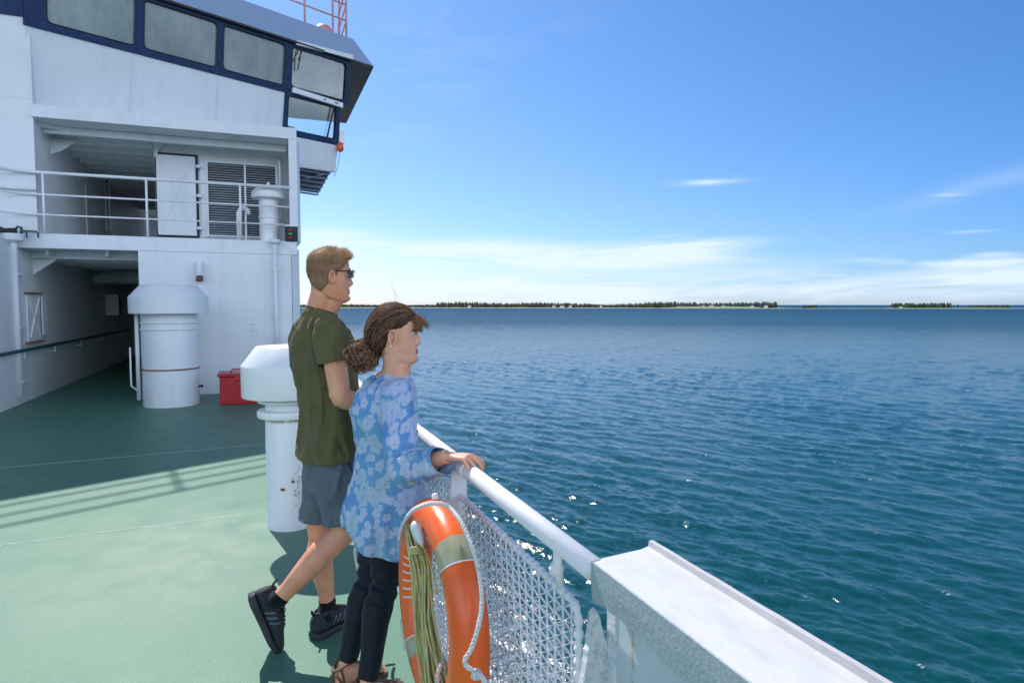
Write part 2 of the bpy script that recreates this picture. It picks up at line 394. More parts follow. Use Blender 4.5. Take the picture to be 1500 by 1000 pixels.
belt('spit_scrub', 'low sparse scrub along the thin sand spit', 150, lambda rg: (rg.choice([rg.uniform(1135, 1180), rg.uniform(1197, 1240), rg.uniform(1270, 1305), rg.uniform(1390, 1420)]), 2075+rg.uniform(-10, 30), rg.uniform(2, 5), SEA+1.2), 5)
rg = random.Random(9)
for px, h, lb in ((1403, 14, 'lone taller conifer standing just right of the island wood'), (1421, 10, 'lone shorter tree at the left end of the far right wood'), (1296, 8, 'lone small tree left of the island wood')):
    p = at(px, 450, 2085); tr = empty('pine_tree', (p.x, p.y, SEA+1), lb, 'tree', 'lone trees on the spit')
    mb = MB(); mb.tube([(p.x, p.y, SEA+.5), (p.x, p.y, SEA+h*.8)], [.35, .12], 6); mb.build('trunk', simple('bark', (.08, .06, .05), .9) if 'bark' not in bpy.data.materials else bpy.data.materials['bark'], tr)
    mb = MB(); crown(mb, (p.x, p.y, SEA+1.4), h, h*.5, rg); crown(mb, (p.x, p.y, SEA+1.8), h*.9, h*.45, rg); mb.build('crown', M['far_tree'], tr)
M['hw'] = simple('far_house_wall', (.75, .73, .70), .8); M['hr'] = simple('far_house_roof', (.16, .12, .11), .8)
hl = [(688, 'white house lowest left on the far wooded shore'), (812, 'white house left of two close neighbours on the far shore'), (824, 'broad white house beside its left neighbour on the far shore'), (836, 'third white house in the cluster on the far shore'),
      (881, 'small white house alone at the water on the far shore'), (1031, 'white house at the left of the green field'), (1043, 'white farm building in the middle of the green field'), (1060, 'white house at the right of the green field'), (1103, 'pale house in the trees right of the field'), (1123, 'pale house at the right end of the wooded shore'), (1321, 'white cottage in front of the island wood')]
for i, (px, lb) in enumerate(hl):
    dd = (2600-(px-300)*.62+60) if px < 1200 else 2055
    if 1020 < px < 1070: dd += 120
    p = at(px, 450, dd); z = SEA+(4.3 if px < 1200 else 1.8); ww, dp, hh = [11, 8, 15, 9, 7, 12, 16, 10, 9, 10, 8][i], 7, [4, 4, 3.5, 4.5, 3.5, 4, 5, 4, 4, 4.5, 3.6][i]
    h0 = empty('house', (p.x, p.y, z-2), lb, 'house', 'houses on the far shore')
    mb = MB(); mb.box((p.x-ww/2, p.y, z-3), (p.x+ww/2, p.y+dp, z+hh)); mb.build('wall', M['hw'], h0)
    mb = MB(); mb.prism([(p.x-ww/2-.4, p.y-.5, z+hh+.02), (p.x-ww/2-.4, p.y+dp+.5, z+hh+.02), (p.x-ww/2-.4, p.y+dp/2, z+hh+2.4)], (ww+.8, 0, 0)); mb.build('roof', M['hr'], h0)
# ================================================================ ship: deck and hull
m, t, b = newmat('green_deck_paint'); v = t.coord()
n1 = t.noise(v, .55, 6, .6, .4); n2 = t.noise(v, 3.5, 6, .65); n3 = t.noise(t.map(v, (1, 5, 1)), 1.2, 5, .6); sp = t.noise(v, 130, 3, .6)
c = t.mix(t.ramp(n1, .3, .7), (.078, .205, .140), (.092, .226, .152))
c = t.mix(t.math('MULTIPLY', t.ramp(n2, .48, .8), .18), c, (.16, .26, .20))
c = t.mix(t.math('MULTIPLY', t.ramp(n3, .5, .8), .12), c, (.19, .26, .20))
def spot(cx, cy, rx, ry):
    g = t.new('ShaderNodeSeparateXYZ'); t.set(g, 0, v)
    a = t.math('POWER', t.math('ABSOLUTE', t.math('DIVIDE', t.math('SUBTRACT', g.outputs[0], cx), rx)), 2.); bb = t.math('POWER', t.math('ABSOLUTE', t.math('DIVIDE', t.math('SUBTRACT', g.outputs[1], cy), ry)), 2.)
    return t.math('EXPONENT', t.math('MULTIPLY', t.math('ADD', a, bb), -1.))
wn = t.math('ADD', spot(-.35, 4.9, .7, .55), t.math('MULTIPLY', spot(-.55, 4.1, .9, .5), .8))
c = t.mix(t.math('MULTIPLY', t.math('MULTIPLY', wn, t.ramp(n2, .3, .6)), .35), c, (.34, .37, .31))
c = t.mix(t.math('MULTIPLY', t.ramp(sp, .58, .70), .45), c, (.06, .13, .10))
c = t.mix(t.math('MULTIPLY', t.ramp(t.noise(v, 60, 2), .70, .76), .6), c, (.50, .56, .47))
t.set(b, 'Base Color', c); t.set(b, 'Roughness', t.ramp(n2, .3, .7, .38, .52)); b.inputs['Specular IOR Level'].default_value = .28
t.set(b, 'Normal', t.bump(t.math('ADD', t.math('MULTIPLY', sp, .0035), t.math('MULTIPLY', n1, .006)), .55, 1.0))
M['deck'] = m
M['weld'] = simple('weld_line_paint', (.30, .42, .34), .5, var=.35, scale=25)
mb = MB(); mb.box((-14, -7, -.25), (.74, 30, 0)); mb.build('deck', M['deck']); deck = bpy.data.objects['deck']; tag(deck, 'worn light green painted steel deck of the ferry', 'deck', kind='structure')
for pa, pb_ in (((52, 792), (372, 752)), ((190, 668), (392, 650))):   # welded plate seams
    a, b2 = atZ(*pa, .0), atZ(*pb_, .0); dd = (b2-a); a2 = a-dd*.9; b3 = b2+dd*.35; b3.x = min(b3.x, .70)
    mb = MB(); mb.bar(a2, b3, .010, .004); mb.build('deck_seam', M['weld'], deck)
0 and MB().bar(a+Vector((0, .35, 0)), a-Vector((0, .35, 0)), .008, .002)
mb = MB(); mb.prism([(.75, -7, SEA-1), (.75, 30, SEA-1), (.75, 30, -.04), (.75, -7, -.04)], (-.01, 0, 0)); mb.box((-14, -7, SEA-1), (.735, 30, -.26))
hull = mb.build('hull', M['white']); tag(hull, 'white steel hull side of the ferry below the deck edge', 'ship hull')

# ================================================================ deckhouse
YF = 12.7; XL = -3.28; XW = -3.56; XR = .66; XO = -1.87
house = empty('deckhouse', (-1.5, YF, 0), 'white two storey steel deckhouse under the wheelhouse with dark walkways through it', 'deckhouse')
W = M['wall']
# lower front wall with the bevelled outboard edge
mb = MB(); mb.box((XO, YF, 0), (.60, YF+.25, 2.494)); mb.build('front_wall', W, house, bevel=.01)
mb = MB(); mb.prism([(.605, YF-.02, 0), (.74, YF+.12, 0), (.74, YF+.3, 0), (.605, YF+.3, 0)], (0, 0, 2.6)); mb.build('edge_frame', W, house, bevel=.008)
mb = MB(); mb.box((XO, YF+.25, 0), (XO+.2, 23, 2.49)); mb.box((.5, YF+.25, 0), (.74, 23, 2.49)); mb.build('side_wall', M['inner'], house)
mb = MB(); mb.box((XW-.3, 9, 0), (XW, 23.2, 2.49)); mb.build('side_wall', M['inner'], house)
mb = MB(); mb.box((-7, 9, 0), (XW-.3, 9.2, 2.49)); mb.build('side_wall', W, house)
mb = MB(); mb.box((XW, 23, 0), (XO+.2, 23.2, 2.49)); mb.build('back_wall', M['inner'], house)
mb = MB(); mb.box((-3.0, 22.9, .02), (-2.35, 22.985, 2.0)); mb.build('door', W, house, bevel=.01)
mb = MB(); mb.box((XW-.3, YF-.003, 2.495), (.70, 26, 2.735)); mb.box((-7, 9, 2.495), (XW-.301, 26, 2.735)); mb.build('upper_deck', W, house, bevel=.006)
mb = MB()
for i in range(10):
    y = YF+.7+i*1.05; mb.box((XW+.002, y, 2.37), (XO-.002, y+.035, 2.494))
mb.box((XW+.3, YF+.3, 2.41), (XW+.34, 22.9, 2.493)); mb.box((-2.4, YF+.3, 2.41), (-2.36, 22.9, 2.493))
mb.build('ceiling_beam', M['inner'], house)
mb = MB(); mb.prism([(XW+.002, YF+.75, 2.36), (XW+.35, YF+.75, 2.36), (XW+.002, YF+.75, 2.1)], (0, .02, 0)); mb.build('bracket', M['inner'], house)
# pipe and boxes under the ceiling of the lower walkway
mb = MB(); a = atY(137, 408, 17.5); b2 = atY(215, 404, 17.5); mb.tube([a, b2+Vector((.6, 0, 0))], .13, 14); mb.tube([atY(165, 406, 17.5), b2+Vector((.6, 0, 0))], .165, 14); mb.build('duct', M['inner'], house, smooth=True)
a = atX(162, 447, XW+.06); mb = MB(); mb.box((XW+.002, a.y-.25, a.z-.25), (XW+.28, a.y+.25, a.z+.28)); mb.build('switch_box', W, house, bevel=.01)
mb = MB(); mb.box((XW+.282, a.y-.2, a.z-.22), (XW+.30, a.y-.02, a.z+.2)); mb.build('switch_panel', M['black'], house)
# black handrail along the inboard wall, on white brackets
mb = MB(); mb.tube([(XW+.09, 9.3, .86), (XW+.09, 21.5, .86)], .028, 10); hr = mb.build('handrail', M['green_pipe'], house, smooth=True)
for y in (11.2, 12.5, 14.2, 16.1, 18.2, 20.4):
    mb = MB(); mb.tube([(XW+.002, y, .74), (XW+.09, y, .74), (XW+.09, y, .84)], .011, 6); mb.build('bracket', W, house)
# hatch with X bracing on the inboard wall
a = atX(36, 430, XW); b2 = atX(58, 512, XW); y0, y1 = sorted((a.y, b2.y)); z1, z0 = 1.76, .97
y0, y1 = 12.95, 13.62
hx = MB(); hx.box((XW+.002, y0, z0), (XW+.035, y1, z1)); hx = hx.build('hatch', W, house, bevel=.008)
mb = MB(); mb.bar((XW+.045, y0+.06, z0+.06), (XW+.045, y1-.06, z1-.06), .03, .02, (1, 0, 0)); mb.bar((XW+.047, y0+.06, z1-.06), (XW+.047, y1-.06, z0+.06), .03, .02, (1, 0, 0)); mb.build('cross_brace', M['white'], hx)
M['rusty'] = simple('rusty_steel', (.26, .14, .08), .7, var=.4)
for za, zb2 in ((z1+.003, z1+.03), (z0-.03, z0-.003)): mb = MB(); mb.box((XW+.002, y0-.05, za), (XW+.07, y1+.05, zb2)); mb.build('rain_strip', M['rusty'], hx)
mb = MB(); mb.box((XW+.036, y1+.04, z0+.08), (XW+.06, y1+.30, z1-.03)); mb.build('clamp_plate', W, hx)
# hinge handle, plates and joints on the front wall
a = atY(371, 478, YF); mb = MB(); mb.tube([a+Vector((0, -.01, .06)), a+Vector((0, -.05, .06)), a+Vector((0, -.05, -.07)), a+Vector((0, -.01, -.07))], .009, 6); mb.box(a+Vector((-.05, -.012, .05)), a+Vector((.07, 0, .065))); mb.box(a+Vector((-.05, -.012, -.075)), a+Vector((.07, 0, -.06))); mb.build('handle', M['inner'], house)
# upper storey
mb = MB(); mb.box((-7, YF, 2.74), (XL, YF+.2, 8)); mb.build('front_wall', W, house)
mb = MB(); mb.box((XL-.2, YF+.2, 2.74), (XL, 25, 4.9)); mb.build('side_wall', M['inner'], house)
YR = 13.75; XC = -1.71
mb = MB(); mb.box((XC, YR, 2.74), (XR+.04, YR+.15, 4.56)); mb.box((XC, YR+.15, 2.74), (XC+.15, 24, 4.56)); mb.build('recess_wall', M['inner'], house)
mb = MB(); mb.box((XL, YF+.01, 4.565), (XR+.04, 25, 4.76)); mb.build('ceiling', M['inner'], house)
mb = MB()
for i in range(16):
    y = YF+.45+i*.62
    mb.box((XL+.002, y, 4.44), (XC-.02 if y > YR-.1 else XR-.1, y+.09, 4.563))
mb.build('ceiling_beam', M['inner'], house, bevel=.01)
mb = MB()
mb.prism([(XL+.002, YF+.9, 4.44), (XL+.40, YF+.9, 4.44), (XL+.16, YF+.9, 4.25), (XL+.002, YF+.9, 4.18)], (0, .03, 0)); mb.build('bracket', W, house)
mb = MB(); mb.prism([(XC+.0, YR-.06, 4.56), (XC+.18, YR-.06, 4.56), (XC+.0, YR-.06, 4.25)], (0, .03, 0)); mb.build('bracket', W, house)
mb = MB(); mb.box((XL-.02, YF-.05, 4.57), (XR+.06, YF+.10, 4.77)); mb.box((XR-.08, YF-.051, 3.02), (XR+.061, YF+.08, 4.568)); mb.build('opening_frame', W, house, bevel=.006)
mb = MB(); mb.prism([(XR+.055, YF-.02, 2.75), (XR+.12, YF+.2, 2.75), (XR+.12, YR+.2, 2.75), (XR+.055, YR+.2, 2.75)], (0, 0, 1.81)); mb.build('side_wall', W, house)
mb = MB(); mb.box((XL-.03, YF-.004, 4.775), (XL-.015, YF+.01, 8)); mb.box((-7, YF-.006, 4.86), (XL-.03, YF+.01, 4.872)); mb.build('weld_seam', M['inner'], house)
mb = MB(); mb.box((XL, 24.9, 2.74), (XC, 25, 4.56)); mb.build('back_wall', M['inner'], house)
# clutter at the far end of the upper walkway
mb = MB()
for px in (150, 165, 182, 196): a = atY(px, 338, 21); mb.box((a.x-.10, 21, 2.75), (a.x+.06, 21.15, 3.42))
mb.build('locker', W, house, bevel=.01)
a = atY(182, 280, 20); mb = MB(); mb.tube([a+Vector((-.28, 0, .1)), a+Vector((-.05, 0, .16)), a+Vector((.08, 0, .1)), a+Vector((.1, 0, -.1))], .09, 12); mb.build('duct', M['inner'], house, smooth=True)
mb = MB()
for px in (144, 154, 160): a = atY(px, 280, 17.5); mb.tube([(a.x, 17.5, 3.3), (a.x, 17.5, 4.5)], .03 if px == 144 else .015, 8)
mb.build('conduit', W, house)
mb = MB(); a = atY(149, 262, 18); mb.torus(a, .10, .035, (0, 1, 0), 20, 8); mb.build('hose_coil', M['black'], house, smooth=True)
mb = MB(); a = atY(123, 300, 16); mb.box((a.x-.03, 16, 2.75), (a.x+.05, 16.1, 4.05)); mb.build('stiffener', W, house)
a = atX(76, 215, XL); mb = MB(); mb.box((XL+.002, a.y-.06, a.z-.06), (XL+.07, a.y+.06, a.z+.06)); mb.build('lamp_box', M['white'], house, bevel=.01)
# X door standing open and the louvred air intake
pt = lambda px, py, Y=YR: atY(px, py, Y)
a = pt(229, 226); b2 = pt(289, 338); xd0, xd1, zd0, zd1 = a.x, b2.x, 2.87, 4.33
mb = MB(); mb.box((xd0-.03, YR-.02, zd0-.04), (xd1+.04, YR-.002, zd1+.05)); mb.build('door_seal', M['black'], house)
mb = MB(); mb.box((xd0, YR-.09, zd0), (xd1, YR-.022, zd1)); dr = mb.build('door', M['wall'], house, bevel=.01)
mb = MB(); mb.bar((xd0+.05, YR-.095, zd0+.05), (xd1-.05, YR-.095, zd1-.05), .012, .012, (0, 1, 0)); mb.bar((xd0+.05, YR-.097, zd1-.05), (xd1-.05, YR-.097, zd0+.05), .012, .012, (0, 1, 0)); mb.build('cross_brace', M['inner'], dr)
for z in (zd0+.12, zd0+.72, zd1-.2): mb = MB(); mb.box((xd1+.01, YR-.12, z), (xd1+.10, YR-.03, z+.05)); mb.build('hinge', W, dr)
mb = MB(); mb.box((xd1+.08, YR-.05, zd0-.02), (xd1+.18, YR-.003, zd1-.05)); mb.build('door_post', W, house)
xg0, xg1 = pt(304, 240).x, pt(403, 240).x; zg0, zg1 = 2.90, 4.25; xm = pt(357, 240).x
mb = MB(); mb.box((xg0, YR-.01, zg0), (xg1, YR-.003, zg1)); gl = mb.build('air_intake', M['dark'], house)
mb = MB()
n = 30
for i in range(n):
    z = zg0+.03+(zg1-zg0-.06)*i/(n-1)
    mb.hexa([(xg0, YR-.055, z-.012), (xg1, YR-.055, z-.012), (xg1, YR-.02, z+.012), (xg0, YR-.02, z+.012)], [(xg0, YR-.055, z-.007), (xg1, YR-.055, z-.007), (xg1, YR-.02, z+.017), (xg0, YR-.02, z+.017)])
mb.build('louvre', simple('grey_louvre_paint', (.32, .36, .38), .5), gl)
mb = MB()
for x in (xg0-.03, xm, xg1): mb.box((x, YR-.08, zg0-.03), (x+.035, YR-.056, zg1+.03))
for z in (zg0-.03, zg1): mb.box((xg0, YR-.085, z), (xg1, YR-.057, z+.03))
mb.build('intake_frame', W, gl)
mb = MB(); mb.prism([(xg1+.02, YR-.04, 3.2), (xg1+.02, YR-.04, 4.45), (xg1+.06, YR-.42, 4.3), (xg1+.06, YR-.42, 3.2)], (.02, 0, 0)); mb.build('intake_shutter', W, house)
a = pt(355, 217); mb = MB(); mb.box((a.x-.05, YR-.04, a.z-.02), (a.x+.05, YR-.003, a.z+.02)); mb.build('wall_lamp', simple('rust_brown', (.22, .10, .05), .7), house)
# boarding-lamp box at the outboard end of the upper deck
a = atY(417, 330, YF-.05)
mb = MB(); mb.box((.50, YF-.04, 2.742), (.70, YF+.2, 3.0)); mb.build('lamp_cabinet', M['dark'], house)
mb = MB(); mb.box((.49, YF-.06, 3.002), (.72, YF+.22, 3.03)); mb.build('cabinet_top', W, house)
for k, (z, mt) in enumerate(((2.93, 'red'), (2.87, 'green_lamp'), (2.80, 'red'))):
    mb = MB(); mb.lathe([(.028, 0), (.036, .01), (.036, .04), (.028, .05)], (.585, YF-.07, z-.03), 12); mb.build('signal_lamp', M[mt], house, smooth=True)

# ---------------------------------------------------------------- things on the deckhouse
def pipe_thing(name, pts, r, mat, label, cat, extra=None, parts=()):
    e = empty(name, pts[0], label, cat); mb = MB(); mb.tube(pts, r, 12); mb.build('pipe', mat, e, smooth=True)
    for nm, mbb, mt in parts: mbb.build(nm, mt, e, autosm=40)
    return e
x, y = atY(25, 480, YF-.25).x, YF-.25
f = MB().lathe([(.045, 0), (.055, .12), (.13, .17), (.14, .24), (.14, .27), (.10, .27)], (x, y, 2.42), 20)
c2 = [MB().box((x-.06, y-.02, z), (x+.06, y+.26, z+.03)) for z in (.35, 1.2, 2.05)]
pipe_thing('drain_pipe', [(x, y, .12), (x, y, 2.5)], .045, W, 'white vertical drain pipe with a funnel top at the left edge of the lower walkway', 'drain pipe', parts=[('funnel', f, W), *[('pipe_bracket', c_, W) for c_ in c2]])
x, y = atY(404, 430, YF-.09).x, YF-.09
f = MB().lathe([(.035, 0), (.045, .08), (.10, .12), (.10, .17), (.07, .17)], (x, y, 2.58), 20)
c2 = [MB().box((x-.05, y-.02, z), (x+.05, YF-.002, z+.03)) for z in (.5, 1.4, 2.2)]
pipe_thing('drain_pipe', [(x, y, .1), (x, y, 2.6)], .036, W, 'thin white drain pipe with a funnel top near the right edge of the lower wall', 'drain pipe', parts=[('funnel', f, W), *[('pipe_bracket', c_, W) for c_ in c2]])
# green pipes and black hose at the left of the upper deck
p = lambda px, py: atY(px, py, YF-.12)
e = empty('deck_pipe', p(26, 349), 'small dark green bent pipes on the edge of the upper deck', 'pipe')
mb = MB(); mb.tube([p(23, 343), p(23, 335), p(26, 332), p(31, 333), p(32, 347)], .02, 8); mb.tube([p(31, 338), p(53, 339), p(56, 342), p(56, 348)], .014, 8); mb.tube([p(39, 338), p(39, 348)], .012, 8); mb.build('pipe', M['green_pipe'], e, smooth=True)
mb = MB(); mb.tube([p(-60, 322)+Vector((0, -.1, 0)), p(-20, 328), p(5, 338), p(24, 338)], .045, 10); tag(mb.build('hose', M['black'], smooth=True), 'thick black hose running left from the dark green pipes', 'hose')
p = lambda px, py: atY(px, py, YF-.06)
mb = MB(); mb.tube([p(-40, 273), p(-10, 273), p(48, 277), p(51, 278)], .022, 8); tag(mb.build('wall_pipe', M['inner'], smooth=True), 'short pale horizontal pipe on the wall left of the upper railing', 'pipe')
# cylindrical wall lamp
a = atY(292, 395, YF-.1); e = empty('wall_light', (a.x, YF, a.z), 'white cylindrical light with a rusty lower end on the lower front wall', 'light')
mb = MB(); mb.lathe([(.03, .13), (.05, .15), (.058, .12), (.058, -.08), (.05, -.10)], (a.x, YF-.09, a.z), 20); mb.build('shade', W, e, autosm=50)
mb = MB(); mb.lathe([(.05, -.20), (.062, -.17), (.05, -.105)], (a.x, YF-.09, a.z), 16); mb.build('lens', simple('rusty_glass', (.10, .05, .035), .35, var=.5, scale=30), e, smooth=True)
mb = MB(); mb.box((a.x-.03, YF-.05, a.z-.05), (a.x+.03, YF-.003, a.z+.08)); mb.build('wall_bracket', W, e)
# upper-deck railing
e = empty('upper_railing', (-1.5, YF-.03, 2.74), 'white three bar railing along the edge of the upper deck', 'railing')
xa, xb = atY(64, 300, YF-.04).x, .60; yy = YF-.04
for z, x1, rr in ((3.70, xb, .026), (3.35, xb-.03, .016), (3.03, .47, .014)):
    z0 = z
    mb = MB(); mb.tube([(-4.6, yy-1.6, z0), (-3.95, yy-.75, z0), (-3.72, yy-.2, z0), (-3.5, yy-.03, z0), (xa, yy, z0), (x1, yy, z0)], rr, 10); mb.build('rail', M['white'], e, smooth=True)
for px in (64, 215, 352):
    x = atY(px, 300, yy).x; mb = MB(); mb.tube([(x, yy, 2.736), (x, yy, 3.69)], .019, 10); mb.build('post', M['white'], e, smooth=True)
# hooked pipe and mushroom ventilator on the upper deck
x = atY(350, 330, YF+.12).x; e = empty('hook_pipe', (x, YF+.12, 2.74), 'white gooseneck air pipe beside the small mushroom ventilator', 'air pipe')
mb = MB(); mb.tube([(x, YF+.12, 2.736), (x, YF+.12, 3.22), (x+.03, YF+.12, 3.29), (x+.09, YF+.12, 3.32), (x+.15, YF+.12, 3.28), (x+.16, YF+.12, 3.2)], .042, 12); mb.build('pipe', M['white'], e, smooth=True)
mb = MB(); mb.tube([(x+.11, YF+.12, 2.74), (x+.11, YF+.12, 3.18)], .012, 6); mb.build('chain', M['inner'], e)
x, y = atY(394, 320, YF+.3).x, YF+.3; e = empty('mushroom_ventilator', (x, y, 2.74), 'small white mushroom ventilator with a domed cap on the upper deck', 'ventilator')
mb = MB(); mb.lathe([(.17, -.002), (.17, .42), (.185, .43), (.185, .46), (.17, .47), (.17, .62), (.18, .63), (.18, .66), (.17, .67), (.17, .83)], (x, y, 2.74), 28); mb.build('trunk', M['white'], e, autosm=40)
mb = MB(); mb.lathe([(.17, .76), (.295, .79), (.30, .81), (.30, .89), (.27, .93), (.15, 1.02), (.03, 1.035), (.03, 1.07), (.015, 1.09)], (x, y, 2.74), 28); mb.build('cap', M['white'], e, autosm=30)

# ---------------------------------------------------------------- big cowl ventilators
m, t, b = newmat('ventilator_paint_worn'); v = t.coord()
runs = t.noise(t.map(v, (16, 16, 2.2)), 1, 6, .65); bl = t.noise(v, 3, 6, .6)
col = t.mix(t.math('MULTIPLY', t.ramp(t.math('ADD', t.math('MULTIPLY', runs, .6), t.math('MULTIPLY', bl, .4)), .48, .7), .35), (.80, .82, .83), (.52, .56, .52))
g = t.new('ShaderNodeSeparateXYZ'); t.set(g, 0, v)
def band(z0, w_): return t.math('EXPONENT', t.math('MULTIPLY', t.math('POWER', t.math('ABSOLUTE', t.math('DIVIDE', t.math('SUBTRACT', g.outputs[2], z0), w_)), 2.), -1.))
fl = t.noise(v, 26, 5, .7)
rm = t.math('ADD', t.math('MULTIPLY', band(.775, .012), t.ramp(fl, .36, .55)), t.math('MULTIPLY', band(.30, .14), t.math('MULTIPLY', t.ramp(fl, .50, .58), t.ramp(g.outputs[0], .0, .04))))
col = t.mix(t.math('MINIMUM', rm, .9), col, t.mix(fl, (.30, .13, .04), (.40, .28, .15)))
t.set(b, 'Base Color', col); b.inputs['Roughness'].default_value = .38
t.set(b, 'Normal', t.bump(t.math('ADD', fl, t.math('MULTIPLY', bl, 3)), .25, .006)); M['vent'] = m
def oct_ring(r, z, c, n=48, k=.0):
    return [(c[0]+r*math.cos(2*math.pi*i/n), c[1]+r*math.sin(2*math.pi*i/n), z) for i in range(n)]
cx, cy = .192, 4.91
e = empty('cowl_ventilator', (cx, cy, 0), 'sunlit white cowl ventilator with rust streaks behind the standing man', 'ventilator', 'cowl ventilators on the deck')
mb = MB(); mb.lathe([(.158, 0), (.158, .775), (.156, .78), (.156, .93), (.150, .935), (.150, 1.0)], (cx, cy, 0), 48); mb.build('trunk', M['vent'], e, autosm=40)
mb = MB(); mb.lathe([(.156, .785), (.205, .79), (.212, .80), (.212, .83), (.205, .84), (.156, .845)], (cx, cy, 0), 40, cap=False); mb.build('flange', M['white'], e, autosm=40)
mb = MB(); mb.torus((cx, cy, .905), .20, .010, (0, 0, 1), 40, 8)
for q in range(4): mb.tube([(cx+.15*math.cos(q*1.57+.4), cy+.15*math.sin(q*1.57+.4), .905), (cx+.2*math.cos(q*1.57+.4), cy+.2*math.sin(q*1.57+.4), .905)], .008, 6)
mb.build('grab_ring', M['white'], e, smooth=True)
mb = MB(); mb.lathe([(.15, .935), (.298, .935), (.307, .938), (.311, .945), (.312, 1.155), (.306, 1.165), (.215, 1.285), (.205, 1.29), (.05, 1.30)], (cx, cy, 0), 56); mb.build('cowl', M['white'], e, autosm=30)
fr = (Vector((cx, cy, 0))-Vector((EYE.x, EYE.y, 0))).normalized()
a0 = math.atan2(-cy, -cx)
def on_trunk(px, z, w_, h_, nm, mt, off=.003, rad=.158):
    # small curved plate on the trunk at the photo column px
    v_ = ray(px, 600); s_ = v_.x/v_.y; best = min((abs((cx+rad*math.cos(a))/(cy+rad*math.sin(a))-s_)+(0 if math.sin(a) < .2 else 9), a) for a in [i*.01-3.14 for i in range(628)])[1]
    m2 = MB(); k = 6; ha = w_/2/rad
    ring = [[(cx+(rad+o)*math.cos(best+ha*(2*i/k-1)), cy+(rad+o)*math.sin(best+ha*(2*i/k-1)), zz) for i in range(k+1)] for o, zz in ((0, z-h_/2), (off, z-h_/2), (off, z+h_/2), (0, z+h_/2))]
    m2.add([p_ for r_ in ring for p_ in r_], [(j*(k+1)+i, j*(k+1)+i+1, (j+1)*(k+1)+i+1, (j+1)*(k+1)+i) for j in range(3) for i in range(k)])
    return m2.build(nm, mt, e)
on_trunk(412, .30, .030, .018, 'red_label', M['red'])
on_trunk(440, .56, .022, .095, 'red_label', M['red'])
for z in (.53, .55, .57, .59): on_trunk(440, z, .012, .008, 'label_letter', M['white'], .005)
on_trunk(435, .60, .010, .018, 'red_label', M['red'])
for px, z, w_, h_ in ((446, .33, .03, .20), (437, .27, .012, .14), (430, .36, .02, .05)): on_trunk(px, z, w_, h_, 'welded_bracket', M['thick'], .012)
on_trunk(427, .355, .012, .014, 'bolt', M['black'], .02)

cx1, cy1 = atZ(252, 592, 0).x, atZ(252, 592, 0).y
e = empty('cowl_ventilator', (cx1, cy1, 0), 'shaded white cowl ventilator standing before the lower deckhouse wall', 'ventilator', 'cowl ventilators on the deck')
px_m = 10.15/960
r1_ = 38*px_m; r2_ = 53*px_m
def hexr(r, z, n=8, ph=.35): return [(cx1+r*math.cos(2*math.pi*i/n+ph), cy1+r*math.sin(2*math.pi*i/n+ph), z) for i in range(n)]
mb = MB(); mb.lathe([(r1_, 0), (r1_, 1.45), (r1_*.99, 1.5), (r1_*.99, 1.56)], (cx1, cy1, 0), 48); mb.build('trunk', W, e, autosm=40)
for z in (.58, 1.20, 1.30):
    mb = MB(); mb.torus((cx1, cy1, z), r1_+.008, .012, (0, 0, 1), 48, 8); mb.build('band', M['rusty'] if z == .58 else M['inner'], e, smooth=True)
mb = MB(); mb.lathe([(r1_*.9, 1.445), (r2_*1.0, 1.445), (r2_*1.01, 1.455), (r2_*1.01, 1.70), (r2_, 1.71), (r2_*.72, 1.885), (r2_*.68, 1.89), (.05, 1.90)], (cx1, cy1, 0), 48); mb.build('cowl', W, e, autosm=25)
mb = MB(); xx_ = cx1-r1_-.05; mb.tube([(xx_, cy1-.05, .1), (xx_, cy1-.05, 1.45)], .03, 10); mb.build('drain_pipe', W, e, smooth=True)
mb = MB(); mb.tube([(xx_, cy1-.09, .25), (xx_-.09, cy1-.12, .33), (xx_-.09, cy1-.12, .93)], .013, 8); mb.build('handle', W, e, smooth=True)
mb = MB(); mb.tube([(cx1+r1_-.01, cy1-.05, .28), (cx1+r1_+.06, cy1-.05, .28)], .02, 8); mb.build('tap', M['black'], e, smooth=True)

# ---------------------------------------------------------------- red chest
a = atZ(319, 594, 0); b2 = atZ(381, 593, 0); ww = b2.x-a.x+.05; x0, y0 = a.x, a.y
e = empty('deck_chest', (x0+ww/2, y0+.25, 0), 'red metal deck chest with a lid handle against the white wall', 'chest')
mb = MB(); mb.box((x0+.03, y0+.02, 0), (x0+ww-.02, y0+.5, .44)); mb.build('body', M['red'], e, bevel=.015)
mb = MB(); mb.box((x0-.0, y0-.01, .442), (x0+ww, y0+.52, .50)); mb.build('lid', M['red'], e, bevel=.02)
mb = MB(); xm_ = x0+ww*.5; mb.tube([(xm_-.14, y0+.15, .5), (xm_-.12, y0+.12, .555), (xm_+.12, y0+.12, .555), (xm_+.14, y0+.15, .5)], .012, 8); mb.build('handle', M['red'], e, smooth=True)
mb = MB(); mb.torus((xm_-.02, y0-.005, .38), .055, .010, (0, 1, 0), 20, 6); mb.box((xm_-.08, y0-.014, .40), (xm_+.04, y0+.018, .46)); mb.build('latch', M['red'], e, smooth=False)

